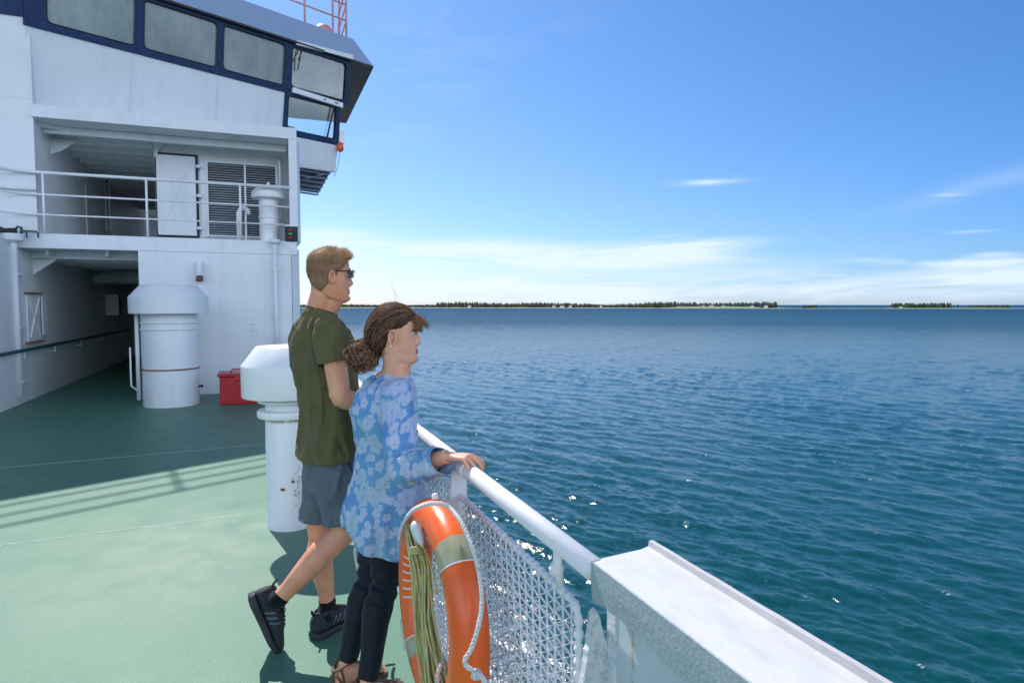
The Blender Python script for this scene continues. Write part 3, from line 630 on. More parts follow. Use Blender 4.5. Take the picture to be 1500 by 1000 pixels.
# ================================================================ wheelhouse
U = Vector((2, 1, 0)).normalized(); Nn = Vector((1, -2, 0)).normalized()
wh = empty('wheelhouse', (-1, 15, 4.77), 'white wheelhouse with a band of navy framed windows and an overhanging pale blue roof', 'wheelhouse')
B0 = Vector((-3.3, 12.66, 0))
def fp(s, z, off=0.):
    "point on the slanted front: s metres along, height z; leans outward above the sill"
    lean = max(0, z-5.0)*.13 if z > 5.0 else (z-5.0)*.25
    p = B0+U*s+Nn*(off+lean-.13*1.1); return Vector((p.x, p.y, z))
def sz(px, py):
    "photo pixel -> (s, z) on the front"
    n_ = Nn; z = 6.0; s = 0
    for _ in range(12):
        lean = (z-5.0)*.13-.143; o = B0+n_*lean; v_ = ray(px, py); tt = (o-EYE).dot(n_)/v_.dot(n_) if True else 0
        nn = Vector((n_.x, n_.y, 0)); tt = ((o.x-EYE.x)*nn.x+(o.y-EYE.y)*nn.y)/(v_.x*nn.x+v_.y*nn.y); q = EYE+v_*tt; z = q.z; s = (q-o).x/U.x
    return s, z
S1 = sz(497, 200)[0]
def panel(poly, name, mt, off=0., th=.06, parent=wh, holes=(), bevel=0, smooth=False):
    mb = MB(); q = [fp(s, z, off) for s, z in poly]; mb.prism([tuple(x) for x in q], tuple(Nn*-th)); return mb.build(name, mt, parent, bevel=bevel)
sc = sz(415, 180)[0]
panel([(-.02, 4.5), (sc, 4.5), (sc, 5.98), (-.02, 5.98)], 'front_panel', W, th=.10)
panel([(sc+.0, 4.55), (S1-.02, 4.58), (S1-.02, 5.14), (sc+.0, 5.14)], 'wing_panel', W, th=.10)
mb = MB(); mb.box((-7, YF-.03, 6.12), (-3.31, YF+.1, 7.1)); mb.build('window_band', M['navy'], wh)
m, t, b = newmat('salty_window_glass'); v = t.coord()
n1 = t.noise(t.map(v, (3, 3, 1.2)), 1.5, 6, .7); n2 = t.noise(v, .8, 4)
b.inputs['Roughness'].default_value = .12
t.set(b, 'Base Color', t.mix(t.ramp(t.math('ADD', t.math('MULTIPLY', n1, .5), t.math('MULTIPLY', n2, .5)), .38, .62), (.11, .16, .155), (.24, .30, .285))); b.inputs['Specular IOR Level'].default_value = .6
M['glass_salt'] = m
m, t, b = newmat('clear_wing_glass'); n1 = t.noise(t.map(t.coord(), (3, 3, .5)), 2, 5, .6)
t.set(b, 'Base Color', (.75, .9, .87, 1)); b.inputs['Roughness'].default_value = .02; b.inputs['Transmission Weight'].default_value = 1; b.inputs['IOR'].default_value = 1.02
tr = t.new('ShaderNodeBsdfGlossy'); tr.inputs['Roughness'].default_value = .03
mxs = t.new('ShaderNodeMixShader'); mxs.inputs[0].default_value = .10; t.l.new(b.outputs[0], mxs.inputs[1]); t.l.new(tr.outputs[0], mxs.inputs[2]); t.l.new(mxs.outputs[0], m.node_tree.nodes['Material Output'].inputs[0])
M['glass_clear'] = m
def rrect(c4, r=.16, n=5):
    "rounded quad in (s,z) from 4 corners"
    out = []; c4 = [Vector(c) for c in c4]
    for i in range(4):
        p0, p1, p2 = c4[i-1], c4[i], c4[(i+1) % 4]; a = p1+(p0-p1).normalized()*r; c = p1+(p2-p1).normalized()*r
        for k in range(n+1):
            q = k/n; out.append((1-q)**2*a+2*q*(1-q)*p1+q*q*c)
    return out
def window_unit(corners_px, outer_px, glass, name='window'):
    "frame ring with rounded opening; corners in photo pixels tl,tr,br,bl"
    ci = [Vector(sz(*c)) for c in corners_px]; co_ = [Vector(sz(*c)) for c in outer_px]
    ri = rrect(ci, .09); n = len(ri); ro = []
    for i in range(4):
        for k in range(6): ro.append(co_[i])
    # spread outer points along the outer quad so faces stay sane
    cen = sum(ci, Vector((0, 0)))/4
    mb = MB(); F0 = [fp(p.x, p.y, .03) for p in ri]; F1 = [fp(p.x, p.y, -.06) for p in ri]
    ro2 = []
    for i in range(4):
        a_, b_, c_ = co_[i-1], co_[i], co_[(i+1) % 4]
        for k in range(6):
            q = k/5; ro2.append(b_+(a_-b_)*.02*(1-q)+(c_-b_)*.02*q)
    G0 = [fp(p.x, p.y, .03) for p in ro2]; G1 = [fp(p.x, p.y, -.06) for p in ro2]
    V = F0+F1+G0+G1; f = []
    for i in range(n):
        j = (i+1) % n; f += [(i, j, 2*n+j, 2*n+i), (j, i, n+i, n+j), (2*n+i, 2*n+j, 3*n+j, 3*n+i), (n+i, 3*n+i, 3*n+j, n+j)]
    mb.add(V, f); fo = mb.build(name, M['navy'], wh)
    g = MB(); g.prism([tuple(fp(p.x, p.y, -.005)) for p in ri], tuple(Nn*-.012)); g.build('pane', glass, fo)
    gs = MB(); gs.tube([fp(p.x, p.y, .032) for p in ri], .010, 6, closed=True); gs.build('rubber_seal', M['black'], fo, smooth=True)
    return fo
YT = 7.0
def bt(px):  # bottom line of the band and top
    return None
# rows: inner corner pixels (tl, tr, br, bl), measured
zt = 6.93
def zpx(s, z):
    q = fp(s, z)-EYE; d_ = q.dot(_f); return (750+960*q.dot(_r)/d_, 500-960*q.dot(_u)/d_)
def win_sz(s0, s1, z0, z1, glass, o=(.05, .05, .05, .05)):
    T = lambda s, z: zpx(s, z)
    return window_unit([T(s0, z1), T(s1, z1), T(s1, z0), T(s0, z0)], [T(s0-o[0], z1+o[2]), T(s1+o[1], z1+o[2]), T(s1+o[1], z0-o[3]), T(s0-o[0], z0-o[3])], glass)
edges = [sz(68, 40)[0], sz(197, 50)[0], sz(210, 60)[0], sz(317, 75)[0], sz(326, 85)[0], sz(416, 100)[0], sz(426, 110)[0], sz(506, 110)[0]]
zb = sz(325, 108)[1]; zb = 6.10
print('edges', [round(x, 2) for x in edges], 'S1', S1, 'zb', zb, 'sc', sc)
for i in range(4):
    s0, s1 = edges[2*i], edges[2*i+1]; l_ = .30 if i == 0 else (s0-edges[2*i-1])/2; r_ = (edges[2*i+2]-s1)/2 if i < 3 else .10
    win_sz(s0, s1, zb if i < 3 else zb+.02, 6.90, M['glass_salt'] if i < 3 else M['glass_clear'], (l_, r_, .12, .12 if i < 3 else .08))
s0, s1 = sz(420, 180)[0], sz(491, 180)[0]
win_sz(s0, s1, 5.26, 5.93, M['glass_clear'], (.07, .10, .07, .10))
mb = MB(); mb.box((-6.5, YF-.05, 6.22), (-3.95, YF-.031, 6.95)); mb.build('window', M['glass_salt'], wh, bevel=.004)
for k in range(9):                        # cords of the drawn blind behind the upper wing pane
    z = 6.24+k*.072; mb = MB(); mb.tube([fp(edges[6]+.03, z, -.10), fp(edges[6]+(edges[7]-edges[6])*.72, z+.004*math.sin(k), -.10)], .006, 5); mb.build('blind_cord', M['dark'], wh)
for x_, z0_, z1_ in ((-.62, .02, 2.49), (.12, .02, 2.49)):
    mb = MB(); mb.tube([(x_, YF+.001, z0_), (x_, YF+.001, z1_)], .006, 6); mb.build('weld_seam', W, house)
mb = MB(); mb.tube([(XO+.01, YF+.001, 1.30), (.59, YF+.001, 1.30)], .005, 6); mb.build('weld_seam', W, house)
for s_ in (1.5, 3.0):
    mb = MB(); mb.tube([fp(s_, 4.79, .002), fp(s_, 5.96, .002)], .007, 6); mb.build('weld_seam', W, wh)
# white blind case, lamp strip, wipers
for pa, pb_, r_, mt, nm in (((426, 133), (499, 156), .055, 'white', 'blind_case'), ((431, 64), (514, 86), .05, 'inner', 'light_strip')):
    a = fp(*sz(*pa), .07); c = fp(*sz(*pb_), .07); mb = MB(); mb.bar(a, c, .07, r_*2); mb.build(nm, M[mt], wh, bevel=.012)
a = fp(*sz(470, 147), .112); mb = MB(); mb.bar(a, a+U*.05, .004, .03); mb.build('blind_label', simple('blue_print', (.03, .25, .5), .5), wh)
a = fp(*sz(487, 152), .112); mb = MB(); mb.bar(a, a+U*.03, .004, .03); mb.bar(a+U*.045, a+U*.07, .004, .03); mb.build('blind_label', M['black'], wh)
mb = MB(); mb.tube([fp(*sz(438, 72), .09), fp(*sz(436, 85), .1), fp(*sz(434, 104), .06)], .012, 6); mb.tube([fp(*sz(441, 74), .09), fp(*sz(433, 90), .1)], .010, 6); mb.build('wiper', M['black'], wh)
mb = MB(); mb.tube([fp(*sz(488, 152), .06), fp(*sz(476, 208), .05)], .02, 6); mb.build('wiper', M['black'], wh)
# inside of the wing seen through the clear panes
def ip(s, d_, z): p_ = B0+U*s-Nn*d_; return (p_.x, p_.y, z)
q = [ip(sc-1.2, .9, 5.16), ip(sc+.75, .9, 5.16), ip(sc+.75, 1.3, 5.16), ip(sc-1.2, 1.3, 5.16)]; mb = MB(); mb.prism(q, (0, 0, .42)); mb.build('console', simple('grey_green_console', (.10, .17, .16), .5), wh, bevel=.03)
mb = MB(); mb.tube([ip(sc+.0, 2.2, 5.95), ip(S1-.25, 2.2, 5.95)], .05, 10); mb.build('curtain_rail', M['white'], wh, smooth=True)
# wheelhouse shell: back wall, floor, wing end posts, ceiling
mb = MB(); mb.prism([ip(-.4, 3.1, 4.5), ip(sc-.3, 3.1, 4.5), ip(sc-.3, 3.2, 4.5), ip(-.4, 3.2, 4.5)], (0, 0, 2.45)); mb.build('back_wall', M['inner'], wh)
mb = MB(); mb.prism([ip(sc-1.25, .2, 5.16), ip(sc-1.2, .2, 5.16), ip(sc-1.2, 3.1, 5.16), ip(sc-1.25, 3.1, 5.16)], (0, 0, 1.8)); mb.build('inner_wall', M['inner'], wh)
mb = MB()
for s in (sc+.05, S1-.06): mb.prism([ip(s-.05, 3.0, 5.0), ip(s+.05, 3.0, 5.0), ip(s+.05, 3.1, 5.0), ip(s-.05, 3.1, 5.0)], (0, 0, 1.95))
mb.prism([ip(sc, 3.0, 5.0), ip(S1, 3.0, 5.0), ip(S1, 3.1, 5.0), ip(sc, 3.1, 5.0)], (0, 0, .22)); mb.prism([ip(sc, 3.0, 5.9), ip(S1, 3.0, 5.9), ip(S1, 3.1, 5.9), ip(sc, 3.1, 5.9)], (0, 0, .12)); mb.build('rear_window_frame', M['navy'], wh)
a0_, a1_ = fp(S1-.02, 5.14, -.1), fp(S1-.02, 6.95, -.1); back = -Nn*3.0
mb = MB(); mb.prism([fp(S1-.02, 4.6, -.11), fp(S1-.02, 5.20, -.11), fp(S1-.02, 5.20, -3.1), fp(S1-.02, 4.6, -3.1)], tuple(U*.05)); mb.build('wing_end', W, wh)
mb = MB(); mb.prism([fp(S1-.02, 5.2, -.11), fp(S1-.02, 6.95, -.11), fp(S1-.02, 6.95, -.28), fp(S1-.02, 5.2, -.2)], tuple(U*.05)); mb.build('wing_end', M['navy'], wh)
mb = MB(); mb.prism([fp(S1-.02, 5.2, -2.9), fp(S1-.02, 6.95, -2.9), fp(S1-.02, 6.95, -3.1), fp(S1-.02, 5.2, -3.1)], tuple(U*.05)); mb.build('wing_end', M['navy'], wh)
# wing floor with open ribs beneath
zf = 4.58
fl_ = [fp(sc-.1, zf, -.10), fp(S1-.05, zf, -.10)]; dpt = 3.4
A_, B_ = fl_[0], fl_[1]; C_ = Vector((B_.x, B_.y+dpt, zf)); D_ = Vector((A_.x, A_.y+dpt, zf))
mb = MB(); mb.prism([tuple(A_+Vector((0, 0, .06))), tuple(B_+Vector((0, 0, .06))), tuple(C_+Vector((0, 0, .06))), tuple(D_+Vector((0, 0, .06)))], (0, 0, .06)); mb.build('wing_floor', M['dark'], wh)
mb = MB()
for i in range(6):
    y_ = .25+i*dpt/5.6; a = A_+Vector((0, y_, -.0)); c = B_+Vector((-.03, y_, -.0)); mb.bar(a, c, .11, .03)
mb.build('floor_rib', M['fascia'], wh)
# roof with overhang, bevelled fascia and dark soffit
zr = 7.0
T_ = atZ(547, 97, zr); L_ = Vector((-3.4, T_.y+(-3.4-T_.x)*.5, zr)); K_ = Vector((-8, L_.y-.25, zr)); RB = Vector((T_.x, T_.y+4.9, zr)); LB = Vector((-8, RB.y, zr))
low = [K_, L_, T_, RB, LB]
up = [p_+o_ for p_, o_ in zip(low, [Vector((.0, .38, .62)), Vector((-.05, .38, .62)), Vector((-.42, .22, .62)), Vector((-.42, -.3, .62)), Vector((0, -.3, .62))])]
mb = MB(); mb.add([tuple(p_) for p_ in low+up], [(i, (i+1) % 5, 5+(i+1) % 5, 5+i) for i in range(5)]+[(5, 6, 7, 8, 9)]); rf = mb.build('roof', M['fascia'], wh)
low2 = [p_+Vector((0, 0, -.03)) for p_ in low]
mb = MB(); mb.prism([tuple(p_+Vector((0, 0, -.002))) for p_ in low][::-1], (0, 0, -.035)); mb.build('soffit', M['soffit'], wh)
# things on the roof and wing
e = empty('roof_railing', (T_.x-1, T_.y+.5, 7.6), 'faded red railing on top of the wheelhouse roof at its outboard end', 'railing')
p0 = Vector((T_.x-.55, T_.y+.35, 7.61)); ps = [p0-U*6.2+Vector((-6,0,0)), p0-U*6.2, p0-U*4.6, p0-U*2.9, p0-U*1.05, p0, p0+Vector((0, 1.5, 0))]
for z, r_ in ((.45, .02), (.8, .02), (1.15, .024)):
    mb = MB(); mb.tube([q_+Vector((0, 0, z)) for q_ in ps], r_, 8); mb.build('rail', M['pink'] if z < 1 else M['pink'], e, smooth=True)
for q_ in ps[1:]+[p0+Vector((-.12, .3, 0)), p0-U*.35]:
    mb = MB(); mb.tube([q_, q_+Vector((0, 0, 1.15))], .024, 8); mb.build('post', M['pink'], e, smooth=True)
a = atY(474, 44, p0.y+.2); mb = MB(); mb.lathe([(.24, 0), (.24, .08), (.22, .22), (.14, .34), (.04, .38)], (a.x, a.y, 7.6), 20); tag(mb.build('radar_dome', M['pink'], smooth=True), 'faded red dome on the wheelhouse roof behind the railing', 'dome')
a = atY(498, 210, 15.3); e = empty('rescue_light', a, 'orange and white rescue light hung on the outside of the wheelhouse wing', 'rescue light')
mb = MB(); mb.box(a+Vector((-.03, 0, .0)), a+Vector((.10, .1, .28))); mb.build('bracket', M['white'], e, bevel=.01)
mb = MB(); mb.lathe([(.02, -.20), (.07, -.17), (.08, -.1), (.05, 0), (.02, .02)], (a.x, a.y-.03, a.z), 14); mb.build('float', M['orange_lamp'], e, smooth=True)
mb = MB(); mb.tube([a+Vector((0, 0, -.15)), a+Vector((-.05, 0, -.5)), a+Vector((-.14, .05, -.75))], .006, 5); mb.build('lanyard', M['black'], e)
# ================================================================ foreground: side railing with wire mesh
XP, ZP = .679, 1.0
rail = empty('side_railing', (XP, 5, 0), 'white round pipe railing filled with thick painted wire mesh along the deck edge', 'railing')
mb = MB(); mb.tube([(XP, y, ZP) for y in (1.250, 2.0, 4, 8, 12.68)], .0265, 24); mb.build('handrail', M['thick'], rail, smooth=True)
mb = MB(); mb.lathe([(.0268, 0), (.0325, .003), (.0325, .055), (.0268, .058)], (0, 0, 0), 24, cap=False)
for y in (2.165, 4.9, 7.9, 10.4):
    m2 = MB(); m2.add([(XP+p_[0], y+p_[2], ZP+p_[1]) for p_ in mb.v], [f_[::-1] for f_ in mb.f]); m2.build('pipe_sleeve', M['thick'], rail, autosm=40)
for y in (2.298, 5.0, 8.0, 10.5):
    mb = MB(); mb.prism([(.650, y, .98), (.712, y, .98), (.722, y, .0), (.655, y, .0), (.652, y, .7)], (0, .014, 0)); mb.build('post', M['thick'], rail, bevel=.004)
mb = MB(); mb.prism([(.515, 2.59, .30), (.70, 2.59, .31), (.70, 2.59, .16), (.532, 2.59, .165)], (0, .01, 0)); mb.build('bracket_plate', M['thick'], rail, bevel=.003)
mb = MB(); mb.tube([(.565, 2.586, .19), (.565, 2.5895, .19)], .006, 10); mb.build('bolt_hole', M['black'], rail)
mb = MB(); mb.tube([(XP, 1.44, .985), (XP, 1.44, .93), (.69, 1.44, .875)], [.011, .012, .010], 10); mb.build('hanger', M['thick'], rail, smooth=True)
mb = MB(); mb.lathe([(.004, -.02), (.017, -.012), (.019, .004), (.012, .018), (.003, .022)], (.679, 1.446, .925), 12); mb.build('hanger_knot', M['thick'], rail, smooth=True)
def mesh_panel(y0, y1, top):
    mb = MB(); z0 = .055; z1 = top; p = .025; h = .016; i = 0; y = y0+p/2; rg = random.Random(int(y0*100))
    def bow(yy, zz): return .012*math.sin((yy-y0)/(y1-y0)*math.pi)*math.sin((zz-z0)/(z1-z0)*math.pi)
    while y < y1-p*.4:
        pts = []; k = 0; z = z0
        while z < z1-.004:
            s = 1 if (k+i) % 2 else -1
            yy = y+s*(p/2-.001)+rg.uniform(-.0008, .0008)
            pts.append((.690+s*.0045*(1 if i % 2 else -1)+bow(yy, z), yy, z)); z += h; k += 1
        mb.tube(pts, .0034, 5, cap=False); y += p; i += 1
    mb.build('wire_mesh', M['thick'], rail, smooth=True)
    # lumpy painted border cable
    path = [(.69, y0, z0-.02), (.69, y0, z1-.035), (.69, y0+.012, z1-.010), (.69, y0+.035, z1), (.69, y1, z1)]
    pts = []
    for a, c in zip(path, path[1:]):
        a, c = Vector(a), Vector(c); n = max(1, int((c-a).length/.0055))
        pts += [a+(c-a)*k/n for k in range(n)]
    pts.append(Vector(path[-1])); rr = [.0070+.0050*abs(math.sin(k*.0055/.034*math.pi))**1.5*rg.uniform(.6, 1.2)+rg.uniform(0, .0008) for k in range(len(pts))]
    pts = [q+Vector((rg.uniform(-.001, .001), 0, rg.uniform(-.0012, .0012))) for q in pts]
    m2 = MB(); m2.tube(pts, rr, 10); m2.build('border_cable', M['thick'], rail, smooth=True)
mesh_panel(1.345, 2.285, .873)
mesh_panel(2.325, 4.98, .873)
mesh_panel(5.03, 7.98, .872)
mesh_panel(8.03, 10.48, .872)
mb = MB(); mb.box((.69, 1.36, .0), (.735, 12.6, .05)); mb.build('coaming', M['thick'], rail, bevel=.004)

# ================================================================ bulwark with boxed cap
m, t, b = newmat('grey_galvanised_sheet'); v = t.coord(); n1 = t.noise(v, 90, 4, .7); n2 = t.noise(v, 9, 3)
t.set(b, 'Base Color', t.mix(t.ramp(n1, .35, .65), (.33, .395, .425), (.42, .48, .51))); b.inputs['Metallic'].default_value = .25; b.inputs['Roughness'].default_value = .5
t.set(b, 'Normal', t.bump(t.math('ADD', t.math('MULTIPLY', n1, 1.), n2), .6, .004)); M['galv'] = m
m, t, b = newmat('rough_flaking_white_paint'); v = t.coord(); n1 = t.noise(v, 55, 6, .7); n2 = t.noise(v, 14, 4)
t.set(b, 'Base Color', t.mix(t.ramp(n1, .48, .64), (.80, .80, .80), (.46, .56, .60))); b.inputs['Roughness'].default_value = .5
t.set(b, 'Normal', t.bump(t.math('ADD', n1, n2), .9, .012)); M['flake'] = m
m, t, b = newmat('bulwark_cap_paint'); v = t.coord(); g = t.new('ShaderNodeSeparateXYZ'); t.set(g, 0, v)
n1 = t.noise(t.map(v, (3, 1.2, 3)), 7, 6, .65); n2 = t.noise(t.map(v, (6, 2.5, 6)), 18, 5, .7)
edge = t.ramp(t.math('ADD', g.outputs[0], t.math('MULTIPLY', n1, .03)), .845-.76, .862-.76)
c = t.mix(t.ramp(n1, .45, .75), (.58, .58, .575), (.48, .485, .49))
c = t.mix(t.math('MULTIPLY', edge, .55), c, (.40, .38, .40))
c = t.mix(t.math('MULTIPLY', t.ramp(n2, .70, .735), .8), c, (.16, .13, .13))
t.set(b, 'Base Color', c); b.inputs['Roughness'].default_value = .42
t.set(b, 'Normal', t.bump(t.math('ADD', n1, t.math('MULTIPLY', n2, .3)), .25, .006)); M['capw'] = m
m, t, b = newmat('bulwark_wall_paint'); v = t.coord(); g = t.new('ShaderNodeSeparateXYZ'); t.set(g, 0, v)
n1 = t.noise(v, 4, 6, .6); n2 = t.noise(t.map(v, (1, 60, 3)), 1, 4, .6)
yy = t.math('ADD', g.outputs[1], t.math('MULTIPLY', t.noise(t.map(v, (1, 1, 9)), 1., 4), .05))
def yb(c0, w_): return t.math('EXPONENT', t.math('MULTIPLY', t.math('POWER', t.math('ABSOLUTE', t.math('DIVIDE', t.math('SUBTRACT', yy, c0), w_)), 2.), -1.))
ru = t.math('MULTIPLY', t.math('ADD', t.math('MULTIPLY', yb(1.205, .006), t.ramp(g.outputs[2], .5, .92, .25, 1)), t.math('MULTIPLY', yb(1.215, .016), t.ramp(g.outputs[2], .865, .93))), t.ramp(t.noise(v, 40, 5, .7), .35, .6))
t.set(b, 'Base Color', t.mix(t.math('MINIMUM', ru, .9), t.mix(t.ramp(n1, .35, .65), (.46, .52, .54), (.56, .60, .61)), (.45, .24, .08))); b.inputs['Roughness'].default_value = .45
t.set(b, 'Normal', t.bump(n1, .3, .01)); M['bulw'] = m
bw = empty('bulwark', (.76, 0, 0), 'white boxed bulwark top with a grey sheet metal side in the right foreground', 'bulwark')
rg = random.Random(3)
ya, yb_ = 1.246, 1.285
mb = MB(); xi, xo, zt_ = .674, .845, 1.020
n = 60; top = []
for i in range(n+1):
    q = i/n; y1 = ya+(-6-ya)*q**1.6; y2 = yb_+(-6-yb_)*q**1.6; w_ = rg.uniform(-.0008, .0008)
    top.append([(xi, y1, zt_-.003), (xi+.003, y1, zt_+w_), (.70, y1+.01, zt_+w_), (xo-.028, y2-.005, zt_-.004+w_), (xo-.006, y2, zt_-.002), (xo-.004, y2, zt_+.011+w_), (xo+.006, y2, zt_+.012+w_), (xo+.009, y2, zt_+.003), (xo+.009, y2, zt_-.082), (xi+.004, y1, zt_-.082)])
mb.loft(top); mb.build('cap', M['capw'], bw, smooth=False, autosm=35)
mb = MB(); rows_ = []
for i in range(140):
    y1 = ya+.002+(-5.9-ya)*(i/139)**1.7; lo = zt_-.078-.006*math.sin(i*.4)-rg.uniform(0, .006)+(.012 if 14 < i < 20 else 0)
    rows_.append([(xi-.003, y1, zt_-.001), (xi-.004+rg.uniform(-.0004, .0004), y1, (zt_+lo)/2), (xi-.002, y1, lo), (xi+.003, y1, lo), (xi+.003, y1, zt_-.001)])
mb.loft(rows_); mb.build('side_sheet', M['galv'], bw)
mb = MB(); mb.box((.735, 1.245, 0), (.75, -6, .94)); mb.build('wall', M['bulw'], bw)
for y in (.75, .05, -.8):
    mb = MB(); mb.prism([(.734, y, .93), (.69, y, .93), (.71, y, .3), (.60, y, .01), (.734, y, .01)], (0, -.012, 0)); mb.build('stiffener', M['bulw'], bw)
P_ = [atY(*c_, 1.30) for c_ in ((868, 889), (873, 900), (879, 925), (887, 950), (893, 975), (896, 1010))]; L2 = [atY(*c_, 1.30) for c_ in ((847, 1010), (853, 965), (859, 925), (864, 893))]
poly = P_+[Vector((P_[-1].x+.005, 1.30, .0)), Vector((L2[0].x-.06, 1.30, 0))]+L2
ring = []
for a, c_ in zip(poly, poly[1:]+poly[:1]):
    k = max(1, int((c_-a).length/.012)); ring += [a+(c_-a)*j/k for j in range(k)]
ring = [q+Vector((rg.uniform(-.0016, .0016), 0, rg.uniform(-.001, .001))) for q in ring]
mb = MB(); mb.loft([[tuple(q+Vector((0, dy, 0))) for q in ring] for dy in (0, -.008, -.02)]); mb.build('end_plate', M['flake'], bw)
mb = MB(); mb.box((.732, 1.246, 0), (.753, 1.29, .93)); mb.build('end_post', M['flake'], bw, bevel=.005)

# ================================================================ life ring and its lines
RC = Vector((.542, 2.07, .578)); dv = Vector((.035, -.70, 0)).normalized(); nv = Vector((-dv.y, dv.x, 0)); R0, r0 = .292, .064
if nv.x > 0: nv = -nv                       # towards the deck
def rp(ang, rad=R0, off=0): return RC+dv*(math.cos(ang)*rad)+Vector((0, 0, math.sin(ang)*rad))+nv*off
ring_o = empty('life_ring', tuple(RC-Vector((0, 0, .3))), 'bright orange life ring hung on the mesh railing beside the woman', 'life ring')
m, t, b = newmat('orange_life_ring_shell'); v = t.coord(); n1 = t.noise(v, 6, 5, .6); n2 = t.noise(v, 90, 3)
c = t.mix(t.ramp(n1, .3, .7), (.86, .105, .008), (.90, .15, .018)); c = t.mix(t.math('MULTIPLY', t.ramp(n2, .68, .75), .35), c, (.55, .10, .04))
t.set(b, 'Base Color', c); b.inputs['Roughness'].default_value = .36; b.inputs['Coat Weight'].default_value = .15; t.set(b, 'Normal', t.bump(t.math('ADD', n1, t.math('MULTIPLY', n2, .05)), .2, .02)); M['ring'] = m
mb = MB(); rings = []
for i in range(96):
    a = 2*math.pi*i/96; e1 = (dv*math.cos(a)+Vector((0, 0, math.sin(a)))); dent = 1-.03*math.exp(-((a-R(20))/.25)**2)
    rings.append([tuple(rp(a)+e1*(math.copysign(abs(math.cos(q))**.9, math.cos(q))*r0*dent)+nv*(math.copysign(abs(math.sin(q))**.9, math.sin(q))*r0*.92)) for q in [2*math.pi*k/28 for k in range(28)]])
nr = len(rings); base = 0; mb.v = [p_ for r_ in rings for p_ in r_]; mb.f = [(i*28+k, i*28+(k+1) % 28, ((i+1) % nr)*28+(k+1) % 28, ((i+1) % nr)*28+k) for i in range(nr) for k in range(28)]
mb.build('shell', M['ring'], ring_o, smooth=True)
m, t, b = newmat('reflective_tape'); v = t.coord(); n1 = t.noise(v, 22, 5, .65)
t.set(b, 'Base Color', t.mix(t.ramp(n1, .35, .7), (.36, .35, .20), (.47, .45, .30))); b.inputs['Roughness'].default_value = .38; b.inputs['Metallic'].default_value = .2; M['tape'] = m
def arc_band(a0, a1, rr, nm, mt, par):
    mb = MB(); rs_ = []
    for i in range(9):
        a = a0+(a1-a0)*i/8; e1 = (dv*math.cos(a)+Vector((0, 0, math.sin(a))))
        rs_.append([tuple(rp(a)+e1*(math.copysign(abs(math.cos(q))**.9, math.cos(q))*rr)+nv*(math.copysign(abs(math.sin(q))**.9, math.sin(q))*rr*.92)) for q in [2*math.pi*k/28 for k in range(28)]])
    mb.loft(rs_, cap=False); return mb.build(nm, mt, par, smooth=True)
for a in (R(52), R(232)):
    tp = arc_band(a-R(7), a+R(7), r0*1.015, 'reflective_band', M['tape'], ring_o)
    arc_band(a-R(7.9), a-R(7.1), r0*1.045, 'band_stitching', M['white'], tp)
mb = MB(); mb.lathe([(.003, -.012), (.011, -.007), (.013, .002), (.009, .011), (.002, .014)], tuple(rp(R(95), R0+r0+.008, .0)), 14); mb.build('rope_eye', M['thick'], ring_o, smooth=True)
# worn-off lettering strokes on the shell
for k, (a, off) in enumerate([(R(60+7*j), .052) for j in range(5)]+[(R(158+7*j), .052) for j in range(6)]):
    for s_ in (0, .014):
        a1 = a+s_; e1 = (dv*math.cos(a1)+Vector((0, 0, math.sin(a1)))); q = [rp(a1)+(e1*math.copysign(abs(math.cos(u))**.9, math.cos(u))*r0*1.01+nv*abs(math.sin(u))**.9*r0*.93) for u in (2.05, 2.25, 2.45, 2.65, 2.8)]
        mb = MB(); mb.tube(q, .0016, 4); mb.build('worn_letter', M['white'], ring_o)
def dense(pts, step):
    "Catmull-Rom through pts, resampled"
    P = [Vector(p_) for p_ in pts]; P = [P[0]*2-P[1]]+P+[P[-1]*2-P[-2]]; out = []
    for i in range(1, len(P)-2):
        p0, p1, p2, p3 = P[i-1:i+3]; n = max(2, int((p2-p1).length/step))
        for k in range(n):
            q = k/n; out.append(.5*((2*p1)+(p2-p0)*q+(2*p0-5*p1+4*p2-p3)*q*q+(3*p1-p0-3*p2+p3)*q**3))
    out.append(P[-2]); return out
def rope(mb, pts, rad, step=.004, strands=3, pitch=.035):
    C = dense(pts, step); up = None; S = [[] for _ in range(strands)]; L = 0
    for i, c_ in enumerate(C):
        tt = (C[min(i+1, len(C)-1)]-C[max(i-1, 0)]).normalized(); up = tt.orthogonal().normalized() if up is None else (up-tt*up.dot(tt)).normalized(); w_ = tt.cross(up)
        if i: L += (c_-C[i-1]).length
        for s in range(strands):
            a = 2*math.pi*(s/strands+L/pitch); S[s].append(c_+(up*math.cos(a)+w_*math.sin(a))*rad*.5)
    for s in S: mb.tube(s, rad*.56, 6)
M['rope'] = simple('white_rope', (.66, .66, .64), .8, var=.2, scale=90, bump=.5, bscale=500, bdist=.001)
pp = [(584, 790, 2.47), (590, 768, 2.44), (603, 749, 2.36), (622, 739, 2.20), (641, 737, 2.08), (658, 743, 1.99), (675, 764, 1.93), (692, 802, 1.87), (702, 840, 1.83), (706, 880, 1.79), (701, 915, 1.755), (691, 948, 1.735), (681, 966, 1.725), (684, 976, 1.725), (694, 981, 1.73)]
mb = MB(); rope(mb, [atX(q[0], q[1], (.455, .460, .464, .470, .500, .540)[i]) if i < 5 else at(*q) for i, q in enumerate(pp)], .0070); mb.build('grab_rope', M['rope'], ring_o, smooth=True)
mb = MB(); rope(mb, [at(696, 980, 1.72), at(702, 985, 1.71), at(700, 992, 1.70), at(693, 990, 1.71), at(700, 986, 1.70), at(712, 1004, 1.70), at(716, 1050, 1.72)], .008); mb.build('rope_knot', M['rope'], ring_o, smooth=True)
